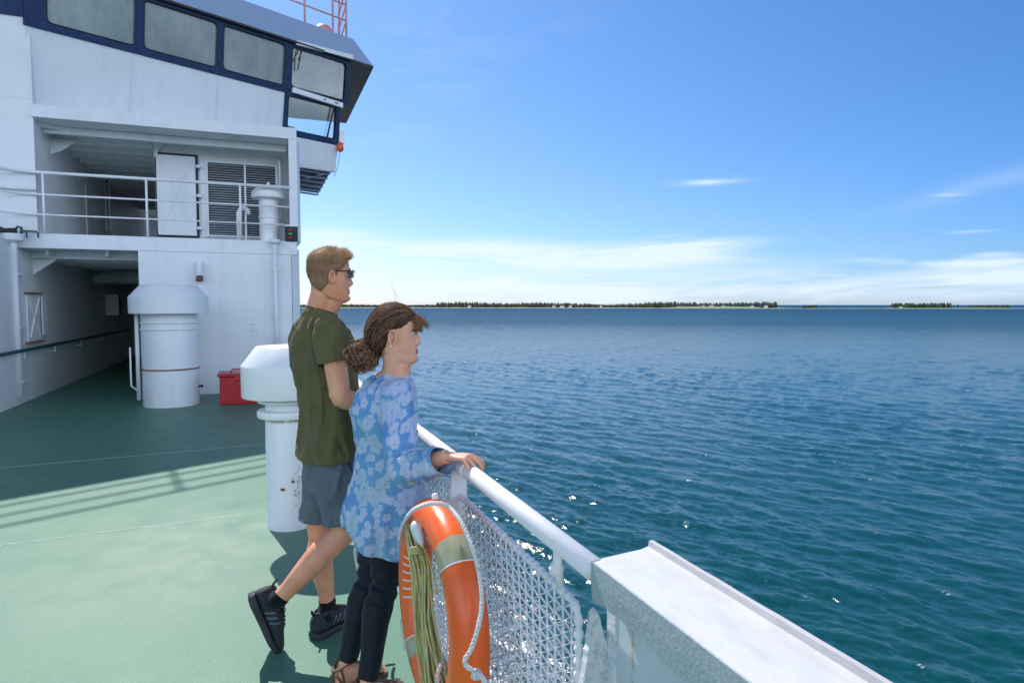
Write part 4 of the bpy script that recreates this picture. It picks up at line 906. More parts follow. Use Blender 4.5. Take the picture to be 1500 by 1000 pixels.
mb = MB(); rope(mb, [at(650, 968, 1.95), at(645, 976, 1.93), at(641, 990, 1.92), at(643, 1010, 1.92), at(650, 1030, 1.93)], .0075); mb.build('rope_loop', simple('pinkish_rope', (.60, .50, .46), .8, var=.2, scale=90), ring_o, smooth=True)
# throwing line: hank of yellow green cord
hank = empty('throwing_line', tuple(at(622, 900, 2.08)), 'hank of yellow green throwing line hanging inside the orange life ring', 'rope')
m, t, b = newmat('yellow_green_cord'); v = t.coord(); n1 = t.noise(v, 40, 3); oi = t.noise(t.map(v, (120, 120, 6)), 1, 3)
t.set(b, 'Base Color', t.mix(t.ramp(n1, .3, .7), t.mix(t.ramp(oi, .35, .65), (.36, .36, .10), (.56, .50, .10)), (.50, .50, .30))); b.inputs['Roughness'].default_value = .7; M['cord'] = m
rg = random.Random(12); mb = MB()
spine = [(598, 768, 2.24, 4), (606, 795, 2.18, 10), (616, 830, 2.13, 13), (619, 870, 2.10, 14), (622, 905, 2.08, 14), (630, 945, 2.06, 19), (640, 990, 2.04, 24), (650, 1040, 2.02, 27), (654, 1085, 2.0, 24)]
for k in range(46):
    u_, w_ = rg.uniform(-1, 1), rg.uniform(-1, 1); ph = rg.uniform(0, 6); pts = []
    for j, (x, y, d_, wd) in enumerate(spine):
        uu = u_*.85+.35*math.sin(j*.8+ph); q = at(x+uu*wd*.9, y+rg.uniform(-3, 3), d_+w_*.028+.008*math.sin(j+ph)); pts.append(q)
    mb.tube(dense(pts, .02), .0036, 6)
mb.build('cord', M['cord'], hank, smooth=True)
mb = MB(); 
for k in range(4): mb.tube(dense([at(604+5*math.cos(a)*1.9+6, 803+3*k+2*math.sin(a), 2.13+.03*math.sin(a)) for a in [j*.7 for j in range(10)]], .01), .0032, 6)
mb.build('wrapping', M['cord'], hank, smooth=True)
mb = MB(); mb.tube(dense([at(618, 796, 2.07), at(628, 818, 2.02), at(636, 845, 1.99), at(640, 870, 1.98)], .01), .0028, 6); mb.build('tether', simple('yellow_cord', (.55, .42, .12), .7), hank, smooth=True)
a, c_ = at(606, 763, 2.10), at(619, 800, 2.06); ax = (c_-a); mb = MB(); mb.tube([a+ax*q for q in (0, .06, .2, .4, .6, .8, .94, 1)], [.004, .012, .017, .018, .016, .012, .006, .002], 14); tag(mb.build('float', simple('pale_float', (.62, .70, .72), .4), smooth=True), 'pale oval float at the top of the throwing line hank', 'float')
# cord loop hanging behind the woman
lp = empty('cord_loop', tuple(atY(524, 815, 3.05)), 'white cord loop with a small orange end hanging behind the woman', 'cord')
mb = MB(); rope(mb, [atY(*q, 3.05) for q in ((526, 786), (522, 797), (520, 810), (523, 828), (530, 846), (538, 851), (548, 848))], .008); mb.build('cord', M['rope'], lp, smooth=True)
mb = MB(); mb.tube(dense([atY(*q, 3.08) for q in ((525, 786), (528, 800), (534, 815), (540, 826))], .02), .007, 6); mb.build('cord', M['cord'], lp, smooth=True)
mb = MB(); a = atY(524, 788, 3.07); mb.lathe([(.003, -.02), (.014, -.012), (.016, .004), (.006, .02)], tuple(a), 10); mb.build('orange_end', M['ring'], lp, smooth=True)
# ================================================================ people: helpers
def smooth_skin(name, mb, voxel, mat, parent, it=3, fac=.5, disp=None, cut=None, thick=0, hem=0):
    "union of overlapping lofts -> one continuous surface (voxel remesh), then optional displacement and cut openings"
    me = bpy.data.meshes.new('tmp'); me.from_pydata(mb.v, [], mb.f); me.update()
    bm = bmesh.new(); bm.from_mesh(me); bmesh.ops.recalc_face_normals(bm, faces=bm.faces); bm.to_mesh(me); bm.free()
    o = bpy.data.objects.new('tmp', me); COL.objects.link(o)
    r = o.modifiers.new('r', 'REMESH'); r.mode = 'VOXEL'; r.voxel_size = voxel
    s = o.modifiers.new('s', 'SMOOTH'); s.iterations = it; s.factor = fac
    dg = bpy.context.evaluated_depsgraph_get(); dg.update(); m2 = bpy.data.meshes.new_from_object(o.evaluated_get(dg))
    bpy.data.objects.remove(o); n = len(m2.vertices)
    co = np.empty(n*3, np.float32); m2.vertices.foreach_get('co', co); co = co.reshape(-1, 3).astype(float)
    no = np.empty(n*3, np.float32); m2.vertices.foreach_get('normal', no); no = no.reshape(-1, 3).astype(float)
    if disp is not None: co = disp(co, no)
    if cut is not None:
        bad = cut(co); bm = bmesh.new(); bm.from_mesh(m2); bm.verts.ensure_lookup_table()
        for i in range(n): bm.verts[i].co = co[i]
        bmesh.ops.delete(bm, geom=[bm.verts[i] for i in np.nonzero(bad)[0]], context='VERTS')
        isl = set(bm.verts); best = None      # keep the largest piece only
        while isl:
            st = [isl.pop()]; comp = set(st)
            while st:
                for e in st.pop().link_edges:
                    for v_ in e.verts:
                        if v_ in isl: isl.discard(v_); comp.add(v_); st.append(v_)
            if best is None or len(comp) > len(best): best = comp
        bmesh.ops.delete(bm, geom=[v_ for v_ in bm.verts if v_ not in best], context='VERTS')
        for _ in range(10):
            new = {}
            for v_ in bm.verts:
                if v_.is_boundary:
                    nb_ = [e.other_vert(v_) for e in v_.link_edges if e.is_boundary]
                    if len(nb_) == 2: new[v_] = v_.co*.4+(nb_[0].co+nb_[1].co)*.3
            for v_, c_ in new.items(): v_.co = c_
        loops = []; left = {v_ for v_ in bm.verts if v_.is_boundary}
        while hem and left:
            v_ = left.pop(); lp_ = [v_.co.copy()]; cur = v_
            while True:
                nx = [e.other_vert(cur) for e in cur.link_edges if e.is_boundary and e.other_vert(cur) in left]
                if not nx: break
                cur = nx[0]; left.discard(cur); lp_.append(cur.co.copy())
            if len(lp_) > 20: loops.append(lp_)
        bm.to_mesh(m2); bm.free()
        n = len(m2.vertices); co = np.empty(n*3, np.float32); m2.vertices.foreach_get('co', co); co = co.reshape(-1, 3).astype(float)
    o0 = wloc(parent); co = co-np.array(o0)
    m2.vertices.foreach_set('co', co.ravel().astype(np.float32)); m2.update()
    m2.polygons.foreach_set('use_smooth', [True]*len(m2.polygons)); m2.materials.clear(); m2.materials.append(mat); m2.name = name
    ob = bpy.data.objects.new(name, m2); COL.objects.link(ob); ob.parent = parent
    if thick: sm = ob.modifiers.new('solid', 'SOLIDIFY'); sm.thickness = thick; sm.offset = -1
    if hem:
        for lp_ in loops:
            k = len(lp_); q = [sum((lp_[(i+j) % k] for j in (-2, -1, 0, 1, 2)), Vector())/5 for i in range(0, k, 2)]
            h_ = MB(); h_.tube(q, hem, 6, closed=True); h_.build('hem', mat, ob, smooth=True)
    return ob
def ell(c, f, s, a, b, up=None, n=36, e=2.0, tilt=0.):
    "horizontal superellipse ring, centre c, forward axis f (half a), side axis s (half b)"
    out = []
    for k in range(n):
        q = 2*math.pi*k/n; cc, ss = math.cos(q), math.sin(q)
        x = math.copysign(abs(cc)**(2/e), cc)*a; y = math.copysign(abs(ss)**(2/e), ss)*b
        out.append(Vector(c)+f*x+s*y+Vector((0, 0, tilt*x)))
    return out
def ball(mb, c, r, ax=(1, 1, 1), Mx=None, n=14):
    rings = []
    for i in range(1, n):
        th = math.pi*i/n; rings.append([Vector((math.sin(th)*math.cos(2*math.pi*k/n)*r*ax[0], math.sin(th)*math.sin(2*math.pi*k/n)*r*ax[1], -math.cos(th)*r*ax[2])) for k in range(n)])
    if Mx is not None: rings = [[Mx @ p for p in q] for q in rings]
    mb.loft([[p+Vector(c) for p in q] for q in rings])
def limb(mb, pts, rad, n=16, step=.02):
    C = dense(pts, step); P = [Vector(p) for p in pts]; L = [0]
    for a, b in zip(P, P[1:]): L.append(L[-1]+(b-a).length)
    l = [0]
    for a, b in zip(C, C[1:]): l.append(l[-1]+(b-a).length)
    rr = np.interp([x*L[-1]/l[-1] for x in l], L, rad); mb.tube(C, list(rr), n)
def nz(co, sc, seed=0.):
    v = co*np.array(sc)+seed
    return np.array([mnoise.noise(Vector(p)) for p in v])
def noise_smooth(co, freqs, amp, seed=0):
    rg = np.random.default_rng(seed); out = np.zeros(len(co))
    for fr, a in zip(freqs, amp):
        for _ in range(7):
            k = rg.normal(size=3)*fr; out += a*np.sin(co@k+rg.uniform(0, 6.28))/2.6
    return out
# head built from measured profile curves: x forward, y to the left, z up, origin between the ears
HZ = np.array([-.124, -.116, -.104, -.088, -.070, -.050, -.030, -.010, .010, .030, .050, .070, .086, .100, .111, .118])
HF = np.array([.066, .084, .091, .089, .087, .087, .086, .085, .086, .089, .090, .086, .077, .061, .038, .012])
HB = np.array([.030, .010, -.012, -.036, -.060, -.076, -.088, -.095, -.100, -.103, -.102, -.096, -.086, -.068, -.045, -.018])
HW = np.array([.020, .034, .047, .056, .062, .067, .070, .073, .076, .0775, .078, .074, .066, .054, .038, .018])
def head_grid(scale=1., fem=False, n=72, m=64):
    z = np.linspace(HZ[0], HZ[-1], m); zs = z.copy()
    f = np.interp(z, HZ, HF); b = np.interp(z, HZ, HB); w_ = np.interp(z, HZ, HW)
    ker = np.array([1, 2, 3, 2, 1])/9.
    f, b, w_ = [np.convolve(np.pad(a, 2, 'edge'), ker, 'valid') for a in (f, b, w_)]
    if fem: w_ = w_*np.interp(z, [-.06, .03], [.92, 1.])
    ph = np.linspace(0, 2*np.pi, n, endpoint=False); Z, PH = np.meshgrid(z, ph, indexing='ij'); c = (-.012*np.ones_like(z))[:, None]
    cx = np.clip(c, b[:, None]+.02, f[:, None]-.02); cs, sn = np.cos(PH), np.sin(PH)
    ax = np.where(cs > 0, f[:, None]-cx, cx-b[:, None]); ef = np.where(cs > 0, 2.25, 2.0)
    X = cx+np.sign(cs)*np.abs(cs)**(2/ef)*ax; Y = np.sign(sn)*np.abs(sn)**(2/ef)*w_[:, None]
    fr = np.clip(cs, 0, 1)**.5
    G = lambda y0, z0, sy, sz_: np.exp(-((Y-y0)/sy)**2-((Z-z0)/sz_)**2)+(np.exp(-((Y+y0)/sy)**2-((Z-z0)/sz_)**2) if y0 else 0)
    nzv = np.interp(Z, [-.050, -.043, -.037, -.028, -.018, 0, .015, .028, .04], [0, .006, .018, .026, .024, .014, .007, .002, 0])*(.86 if fem else 1)
    nsg = np.interp(Z, [-.045, -.028, 0, .03], [.014, .0125, .009, .008])
    X = X+fr*nzv*np.exp(-(Y/nsg)**2)
    X += fr*(.005*G(.014, -.034, .007, .007))                                   # nostril wings
    X += fr*(.0055*G(0, -.060, .021, .0055)+.006*G(0, -.073, .018, .006)-.003*G(0, -.066, .022, .0022))   # lips
    X += fr*(.006*G(0, -.101, .018, .012)-.004*G(0, -.084, .02, .006))            # chin
    X -= fr*(.0085*G(.031, .016, .014, .011)); X += fr*(.0035*G(.030, .036, .022, .007)+.0025*G(.0, .036, .012, .008))   # eye sockets, brow
    Y += np.sign(Y)*fr*0+np.sign(Y)*(.003*np.exp(-((Z+.012)/.02)**2)*np.exp(-((X-.055)/.02)**2))                          # cheekbones
    return np.stack([X, Y, Z], -1)*scale
def add_grid(mb, g, T):
    m, n = g.shape[:2]; mb.loft([[T @ Vector(g[i, k]) for k in range(n)] for i in range(m)])
def ear(mb, T, s=1.):
    for sd_ in (-1, 1):
        c = Vector((-.006, sd_*.0765, -.002))*s; rim = []
        for k in range(13):
            a = R(-75+k*25); rr = (.0165, .030); rim.append(T @ (c+Vector((-math.cos(a)*0+math.sin(R(0)), 0, 0))+Vector((-.9*rr[0]*math.cos(a-R(0))*1.0, sd_*(.011+.006*math.cos(a)), rr[1]*math.sin(a)))*s))
        mb.tube(rim, [.0030*s]+[.0042*s]*11+[.0038*s], 8)
        mb.tube([T @ (c+Vector((.010, sd_*.002, .024))*s), T @ (c+Vector((.013, sd_*.001, 0))*s), T @ (c+Vector((.009, sd_*.003, -.022))*s), T @ (c+Vector((0, sd_*.006, -.029))*s)], [.004*s, .0035*s, .0045*s, .005*s], 8)
        rings = [[T @ (c+Vector((-.002+.0155*q*math.cos(a), sd_*(-.005+.0095*q*q), .027*q*math.sin(a)))*s) for a in [2*math.pi*k/16 for k in range(16)]] for q in (1., .6, .1)]
        mb.tube([T @ (c+Vector((.002-.0085*math.cos(a), sd_*(.009+.003*math.cos(a)), .018*math.sin(a)+.002))*s) for a in [R(-60+k*20) for k in range(8)]], .0028*s, 6)
        mb.loft([[p-(T.to_3x3() @ Vector((0, sd_*.006*s, 0))) for p in rings[0]]]+rings)
def frame(c, yaw, pitch=0, roll=0):
    return Matrix.Translation(Vector(c)) @ Matrix.Rotation(yaw, 4, 'Z') @ Matrix.Rotation(-pitch, 4, 'Y') @ Matrix.Rotation(roll, 4, 'X')
def finger(mb, base, d, down, lens, r, bends):
    "chain of three phalanges starting along d, each joint bent towards 'down'"
    p = Vector(base); pts = [p-Vector(d)*.012, p.copy()]; d = Vector(d).normalized(); ax = d.cross(Vector(down)).normalized()
    for L, bd in zip(lens, bends):
        d = Matrix.Rotation(bd, 3, ax) @ d; p = p+d*L; pts.append(p.copy())
    rr = [r*1.1, r*1.12, r*1.0, r*.95, r*.78]; limb(mb, pts, rr, 10, .006); ball(mb, pts[-1], r*.80, n=8); return pts[-1], d
def hand(mb, wrist, dirv, side, down, s=1., right=True, bends=None, spread=.02, thumbdir=None, r=.0082):
    "wrist point, pointing direction, side = towards the thumb, down = palm side"
    W_, D_, S_, N_ = Vector(wrist), Vector(dirv).normalized(), Vector(side).normalized(), Vector(down).normalized()
    rings = []
    for q, hw, th in ((-.015, .026, .019), (.01, .029, .018), (.04, .038, .015), (.07, .041, .0135), (.088, .040, .0115)):
        c = W_+D_*q*s; rings.append([c+S_*math.cos(a)*hw*s+N_*math.sin(a)*th*s for a in [2*math.pi*k/16 for k in range(16)]])
    mb.loft(rings)
    K = W_+D_*.088*s; L4 = [(.040, .025, .022), (.044, .028, .023), (.041, .026, .022), (.032, .020, .020)]
    for i in range(4):
        o = (1.5-i)*.0215*s; b = K+S_*o-D_*(.002, 0, .004, .012)[i]*s+N_*.001
        dd = (D_+S_*spread*(1.5-i)*2).normalized(); bb = bends[i] if bends else (.35, .5, .35)
        finger(mb, b, dd, N_, [x*s for x in L4[i]], r*s*(1, 1.03, .98, .86)[i], bb)
    tb = W_+D_*.022*s+S_*.026*s+N_*.004; td = Vector(thumbdir).normalized() if thumbdir is not None else (D_*.7+S_*.75+N_*.25).normalized()
    limb(mb, [tb-D_*.01-S_*.006, tb+td*.034*s, tb+(td+D_*.15)*.060*s, tb+(td+D_*.35+N_*.1)*.084*s], [.0135*s, .0115*s, .0098*s, .0072*s], 10, .006)
def skin_mat(name, c1, c2, leg=False):
    m, t, b = newmat(name); v = t.coord(); n1 = t.noise(v, 14, 5, .6); n2 = t.noise(v, 160, 3)
    t.set(b, 'Base Color', t.mix(t.math('MULTIPLY', t.ramp(t.noise(v, 45, 4, .7), .5, .75), .35), t.mix(t.ramp(n1, .35, .65), c1, c2), tuple(q_*f_ for q_, f_ in zip(c1, (.95, .72, .70))))); b.inputs['Roughness'].default_value = .5
    b.inputs['Subsurface Weight'].default_value = .12; b.inputs['Subsurface Radius'].default_value = (.012, .004, .002); b.inputs['Subsurface Scale'].default_value = 1.0
    t.set(b, 'Normal', t.bump(n2, .12, .002)); return m
def hair_mat(name, c1, c2):
    m, t, b = newmat(name); v = t.coord(); n1 = t.noise(v, 260, 3, .7); n2 = t.noise(v, 12, 3)
    t.set(b, 'Base Color', t.mix(t.ramp(t.math('ADD', t.math('MULTIPLY', n1, .6), t.math('MULTIPLY', n2, .4)), .38, .62), c1, c2)); b.inputs['Roughness'].default_value = .58; b.inputs['Specular IOR Level'].default_value = .35
    return m
def cloth_mat(name, c, rough=.85, var=.12, weave=900, bump=.25):
    m, t, b = newmat(name); v = t.coord(); n1 = t.noise(v, 9, 5, .6); n2 = t.noise(v, weave, 2)
    t.set(b, 'Base Color', t.mix(t.ramp(n1, .3, .7), tuple(x*(1-var) for x in c), tuple(x*(1+var) for x in c))); b.inputs['Roughness'].default_value = rough
    b.inputs['Sheen Weight'].default_value = .08; b.inputs['Specular IOR Level'].default_value = .25
    folds = t.noise(t.map(v, (1, 1, .45)), 11, 4, .5, .6)
    t.set(b, 'Normal', t.bump(t.math('ADD', t.math('MULTIPLY', folds, 1.), t.math('MULTIPLY', n2, .03)), bump, .03)); return m
M['skin_m'] = skin_mat('man_skin', (.68, .29, .165), (.78, .37, .22)); M['skin_w'] = skin_mat('woman_skin', (.72, .34, .21), (.82, .43, .28))
M['hair_m'] = hair_mat('light_brown_hair', (.17, .085, .046), (.37, .20, .105)); M['hair_w'] = hair_mat('dark_brown_hair', (.020, .010, .008), (.090, .040, .024)); M['hair_w2'] = hair_mat('sunlit_brown_hair', (.22, .10, .05), (.46, .25, .13))
M['hair_top'] = hair_mat('sunlit_blond_hair', (.36, .19, .085), (.72, .46, .24))
M['tee'] = cloth_mat('olive_cotton', (.120, .104, .044), bump=.35); M['shorts'] = cloth_mat('slate_shorts_cloth', (.105, .135, .155), .7, bump=.3)
M['legging'] = cloth_mat('black_stretch_cloth', (.006, .009, .016), .6, bump=.12); M['sock'] = cloth_mat('black_sock_knit', (.006, .006, .007), .9)
M['shoe'] = cloth_mat('black_shoe_mesh', (.028, .032, .040), .7, bump=.2); M['sole'] = simple('dark_grey_rubber_sole', (.030, .032, .040), .6); M['stripe'] = simple('grey_shoe_stripe', (.10, .12, .145), .5)
M['lace'] = simple('black_lace', (.012, .012, .014), .7); M['lens'] = simple('dark_lens', (.01, .012, .015), .05); M['frame_b'] = simple('black_plastic', (.008, .008, .009), .25)
M['leather'] = simple('tan_leather', (.17, .075, .04), .5, var=.2, bump=.2); M['earring'] = simple('pearl_bead', (.8, .75, .7), .2)

# ================================================================ standing man
def shoe(T, par, name_label=None, mirror=1):
    "running shoe in its own frame: x heel->toe 0...0.295, y left, z up"
    def tf(x, y, z): return tuple(T @ Vector((x, y*mirror, z)))
    X = [0, .010, .035, .07, .11, .15, .19, .23, .26, .283, .295]
    wid = [.020, .033, .040, .040, .039, .042, .050, .053, .049, .036, .015]; cen = [0, 0, 0, .001, .003, .004, .004, .003, 0, -.004, -.006]
    top = [.085, .112, .119, .112, .117, .110, .093, .077, .063, .050, .038]; sol = [.024, .027, .029, .027, .025, .024, .022, .020, .019, .018, .016]
    lift = [.010, .003, 0, 0, 0, 0, 0, .001, .005, .011, .017]
    up = []; 
    for x, w_, c_, tp, so_, li in zip(X, wid, cen, top, sol, lift):
        r_ = []
        for k in range(20):
            a = 2*math.pi*k/20; cy_, sz_ = math.cos(a), math.sin(a); hh = (tp-so_)/2
            yy = math.copysign(abs(cy_)**.75, cy_)*w_*.96*(1-.30*max(0, sz_)**1.3); zz = so_+hh+sz_*hh
            r_.append(tf(x, c_+yy, li*.6+zz))
        up.append(r_)
    u = MB(); u.loft(up); uo = u.build('upper', M['shoe'], par, smooth=True)
    s_ = []
    for x, w_, c_, so_, li in zip(X, wid, cen, sol, lift):
        e = 1.10; s_.append([tf(x+(-.004 if x < .02 else .004 if x > .28 else 0), c_+yy*w_*e, zz) for yy, zz in ((-.9, li), (-1.02, li+.006), (-1.0, li+so_*.6), (-.93, li+so_+.004), (.93, li+so_+.004), (1.0, li+so_*.6), (1.02, li+.006), (.9, li))])
    q = MB(); q.loft(s_); q.build('sole', M['sole'], par, autosm=50)
    for k in range(3):
        x = .098+.026*k
        for sd_ in (-1, 1):
            q = MB(); pts = []
            for j in range(6):
                f_ = j/5; zz = .038+.045*f_; xx = x+.022*f_; ww = np.interp(xx, X, wid); tp = np.interp(xx, X, top); so_ = np.interp(xx, X, sol); hh = (tp-so_)/2; sn = (zz-so_-hh)/hh; sn = max(-1, min(1, sn)); cs = math.sqrt(max(0, 1-sn*sn))
                yy = cs**.75*ww*.96*(1-.30*max(0, sn)**1.3)+.0012; pts.append((xx, float(np.interp(xx, X, cen))+sd_*yy, zz))
            P4 = [(tf(px_-.0055, py_, pz_), tf(px_+.0055, py_, pz_)) for px_, py_, pz_ in pts]; vv = [p_ for pr in P4 for p_ in pr]
            q.add(vv, [(2*j, 2*j+1, 2*j+3, 2*j+2) for j in range(5)]); so2 = q.build('stripe', M['stripe'], par); so2.modifiers.new('s', 'SOLIDIFY').thickness = .0018
    q = MB()
    for k in range(5):
        x = .125+.017*k; zt_ = float(np.interp(x, X, top)); q.tube([tf(x, -.020, zt_-.004), tf(x+.006, 0, zt_+.004), tf(x, .020, zt_-.004)], .0026, 6); q.tube([tf(x, .020, zt_-.004), tf(x+.010, 0, zt_+.001), tf(x+.014, -.020, zt_-.008)], .0022, 6)
    for sg in (-1, 1): q.tube(dense([tf(.118, 0, .120), tf(.108, sg*.02, .125), tf(.12, sg*.038, .122), tf(.135, sg*.03, .106), tf(.12, 0, .108)], .006), .0024, 6); q.tube(dense([tf(.118, 0, .120), tf(.13, sg*.024, .124), tf(.14, sg*.048, .104)], .006), .0022, 6)
    q.build('laces', M['lace'], par, smooth=True)
    q = MB(); rr = [[tf(.066+.050*math.cos(a)*k_, (.030*math.sin(a))*k_, z_) for a in [2*math.pi*j/24 for j in range(24)]] for k_, z_ in ((1.02, .098), (1.06, .114), (1.02, .124), (.94, .122), (.92, .108))]
    q.loft(rr, cap=False); q.build('collar', M['shoe'], par, smooth=True)
    q = MB(); q.tube([tf(.012, 0, .110), tf(-.002, 0, .134), tf(-.006, 0, .144)], [.007, .008, .005], 8, flat=.35); q.build('pull_tab', M['lace'], par, smooth=True)

man = empty('person', (.26, 3.15, 0), 'man in olive t-shirt, slate shorts and black running shoes standing with crossed legs', 'person', None)
bm_yaw = R(10); Fm = Vector((math.cos(bm_yaw), math.sin(bm_yaw), 0)); Sm = Vector((-Fm.y, Fm.x, 0))      # Sm points to his left
YM = 3.17
def mc(px, py, Y=YM): return atY(px, py, Y)
# joints
hipc = mc(480, 655); hr_, hl_ = hipc-Sm*.082+Vector((0, 0, -.01)), hipc+Sm*.082+Vector((0, 0, -.01))
kR = mc(507, 776, 3.04); aR = mc(403, 882, 3.075); kL = mc(467, 772, 3.26); aL = mc(480, 888, 3.235)
shR = mc(484, 486, 2.975); elR = mc(499, 582, 2.92); wrR = Vector((.585, 2.99, 1.085)); handR = Vector((.66, 3.03, 1.055))
shL = shR+Sm*.385; elL = Vector((.36, 3.40, 1.13)); wrL = Vector((.575, 3.23, 1.085))
head_c = mc(484, 406, 3.11); Th = frame(head_c, R(3), R(-1)); hs_ = .95
neck0, neck1 = mc(467, 460, 3.165), mc(474, 430, 3.13)
mb = MB(); add_grid(mb, head_grid(hs_), Th); ear(mb, Th, hs_)
limb(mb, [neck0+Vector((0, 0, -.04)), neck0, neck1, neck1+Vector((0.0, 0, .05))], [.075, .062, .058, .056], 20)
limb(mb, [Th @ Vector((.03, 0, -.07)), mc(475, 462, 3.15)], [.045, .05], 16)
mb.loft([ell(mc(x, y), Fm, Sm, a, b_, n=32) for x, y, a, b_ in ((480, 690, .07, .12), (480, 655, .095, .145), (481, 610, .085, .125), (478, 560, .095, .125), (476, 520, .105, .13), (473, 495, .090, .14), (469, 478, .055, .11), (467, 466, .045, .07))])
limb(mb, [shR, (shR+elR)/2, elR+(shR-elR)*.12, elR, elR+(wrR-elR)*.25, (elR+wrR)/2, wrR], [.048, .050, .046, .044, .045, .038, .027])
limb(mb, [shL, (shL+elL)/2, elL, (elL+wrL)/2, wrL], [.048, .05, .042, .038, .027])
Hd = (handR-wrR).normalized(); hand(mb, wrR, Hd, (0, 1, .1), (.3, 0, -1), 1.05, bends=[(.5, .7, .4)]*4)
hand(mb, wrL, Vector((.8, -.55, -.25)), (0, -1, .15) if False else (-.5, -.8, .2), (.3, 0, -1), 1.05, bends=[(.5, .7, .4)]*4)
def leg(mb, h, k, a, s=1.):
    d = (a-k); back = -Fm
    limb(mb, [h, h+(k-h)*.5, k+(h-k)*.12, k, k+d*.15, k+d*.32+back*.012, k+d*.55+back*.006, k+d*.8, a+d*.01], [x*s for x in (.080, .074, .062, .056, .054, .061, .053, .040, .034)], 20)
leg(mb, hr_, kR, aR); leg(mb, hl_, kL, aL)
mb_ = mb; body = smooth_skin('body', mb, .0036, M['skin_m'], man, it=2)
# t-shirt
mb = MB()
prof = [(481, 715, .138, .196, 0), (481, 680, .140, .196, 0), (481, 660, .138, .190, 0), (482, 630, .128, .168, 0), (483, 600, .123, .162, 0), (481, 570, .130, .160, 0), (477, 540, .142, .160, 0), (475, 515, .146, .164, 0), (472, 495, .136, .172, 0), (470, 481, .114, .168, 0), (469, 471, .092, .140, 0), (469, 462, .072, .098, 0), (470, 452, .064, .072, 0), (471, 444, .060, .064, 0)]
mb.loft([ell(mc(x, y), Fm, Sm, a, b_, n=40, e=2.2) for x, y, a, b_, q in prof])
slR = shR+(elR-shR)*.47; limb(mb, [shR+Sm*.05+Vector((0, 0, .012)), shR+Vector((0, 0, .002)), shR+(elR-shR)*.25, slR, slR+(elR-shR)*.05], [.058, .068, .068, .072, .073], 24)
slL = shL+(elL-shL)*.47; limb(mb, [shL-Sm*.05+Vector((0, 0, .012)), shL, shL+(elL-shL)*.25, slL, slL+(elL-shL)*.05], [.060, .070, .068, .070, .072], 24)
zh = mc(481, 664).z; uR = (elR-shR).normalized(); uL = (elL-shL).normalized()
def t_disp(co, no):
    o = np.array(mc(475, 560)); q = co-o; fs = q@np.array(Fm); ss = q@np.array(Sm); z = q[:, 2]
    back = np.clip(-no@np.array(Fm)+.15, 0, 1); side = np.clip(-no@np.array(Sm), 0, 1)
    d = .0065*back*np.sin(ss*44+z*5+1.0+1.2*np.sin(z*9))*np.clip(.35+z*1.8+.35, .15, 1)          # long folds down the back
    d += .0055*side*np.sin(z*38+fs*34+np.sin(fs*20))*np.clip(1-np.abs(z+.08)*3.2, .15, 1)
    rd = nz(co, (13, 13, 4.2), 3.1); d += .014*(np.exp(-(rd*4.2)**2)-.35)*np.clip(.35+back+side*.5, 0, 1)
    rd = nz(co, (20, 20, 11), 7.7); d += .005*(np.exp(-(rd*4.5)**2)-.35)
    d += noise_smooth(co, (16, 34), (.0025, .0015), 5)
    d += .006*np.exp(-((z+.30)/.03)**2)*np.sin(ss*30+fs*25)
    d *= np.clip((co[:, 2]-zh)*14+.5, .5, 1)
    return co+no*d[:, None]
def t_cut(co):
    zc = zh+.012*np.sin((co-np.array(hipc))@np.array(Sm)*9)+(co-np.array(hipc))@np.array(Fm)*.05
    c = co[:, 2] < zc
    sd0 = (co-np.array(mc(477, 540)))@np.array(Sm)
    c |= ((co-np.array(slR))@np.array(uR) > 0) & (np.linalg.norm(co-np.array(slR), axis=1) < .12) & (sd0 < -.176)
    c |= ((co-np.array(slL))@np.array(uL) > 0) & (np.linalg.norm(co-np.array(slL), axis=1) < .12) & (sd0 > .176)
    nk = np.array(mc(470, 455)); pn = np.array([.30, .09, .95]); c |= ((co-nk)@pn > 0) & (np.linalg.norm(co-nk, axis=1) < .13)
    return c
tee = smooth_skin('tshirt', mb, .0055, M['tee'], man, it=8, disp=t_disp, cut=t_cut, thick=.0028, hem=.0030)
mb = MB(); 
q = mc(481, 659)-Sm*.181+Fm*.035; mb.box(q+Vector((-.008, -.003, -.012)), q+Vector((.008, .006, .012))); mb.build('hem_label', simple('white_label', (.75, .75, .75), .7), man)
# shorts
mb = MB()
mb.loft([ell(mc(x, y), Fm, Sm, a, b_, n=36, e=2.2) for x, y, a, b_ in ((482, 640, .095, .15), (483, 660, .108, .160), (484, 685, .117, .168), (484, 712, .110, .165))])
for h, k, off in ((hr_, kR, -1), (hl_, kL, 1)):
    e_ = k+(h-k)*.10; limb(mb, [h+Vector((0, 0, .05)), h, h+(k-h)*.35, h+(k-h)*.7, e_, e_+(k-h).normalized()*.04], [.080, .088, .091, .090, .088, .088], 24)
eR, eL = kR+(hr_-kR)*.10, kL+(hl_-kL)*.10
def s_disp(co, no):
    d = noise_smooth(co, (14, 30), (.003, .002), 11)+.012*(np.exp(-(nz(co, (12, 12, 5), 1.3)*4.5)**2)-.35)+.004*(np.exp(-(nz(co, (24, 24, 14), 5.3)*4.5)**2)-.35); z = co[:, 2]; d += .004*np.sin(z*45+co[:, 0]*30)*np.clip((z-.68)*6, 0, 1)
    return co+no*d[:, None]
def s_cut(co):
    mid = (co-np.array(hipc))@np.array(Sm)
    c = np.zeros(len(co), bool)
    for e_, h, k in ((eR, hr_, kR), (eL, hl_, kL)):
        u_ = np.array((k-h).normalized()); q = co-np.array(e_); pl = q@u_; c |= (pl > 0) & (np.linalg.norm(q-np.outer(pl, u_), axis=1) < .13) & (np.linalg.norm(q, axis=1) < .16) & ((mid < .0) if e_ is eR else (mid >= 0.0))
    c |= co[:, 2] < min(eR.z, eL.z)-.012
    return c
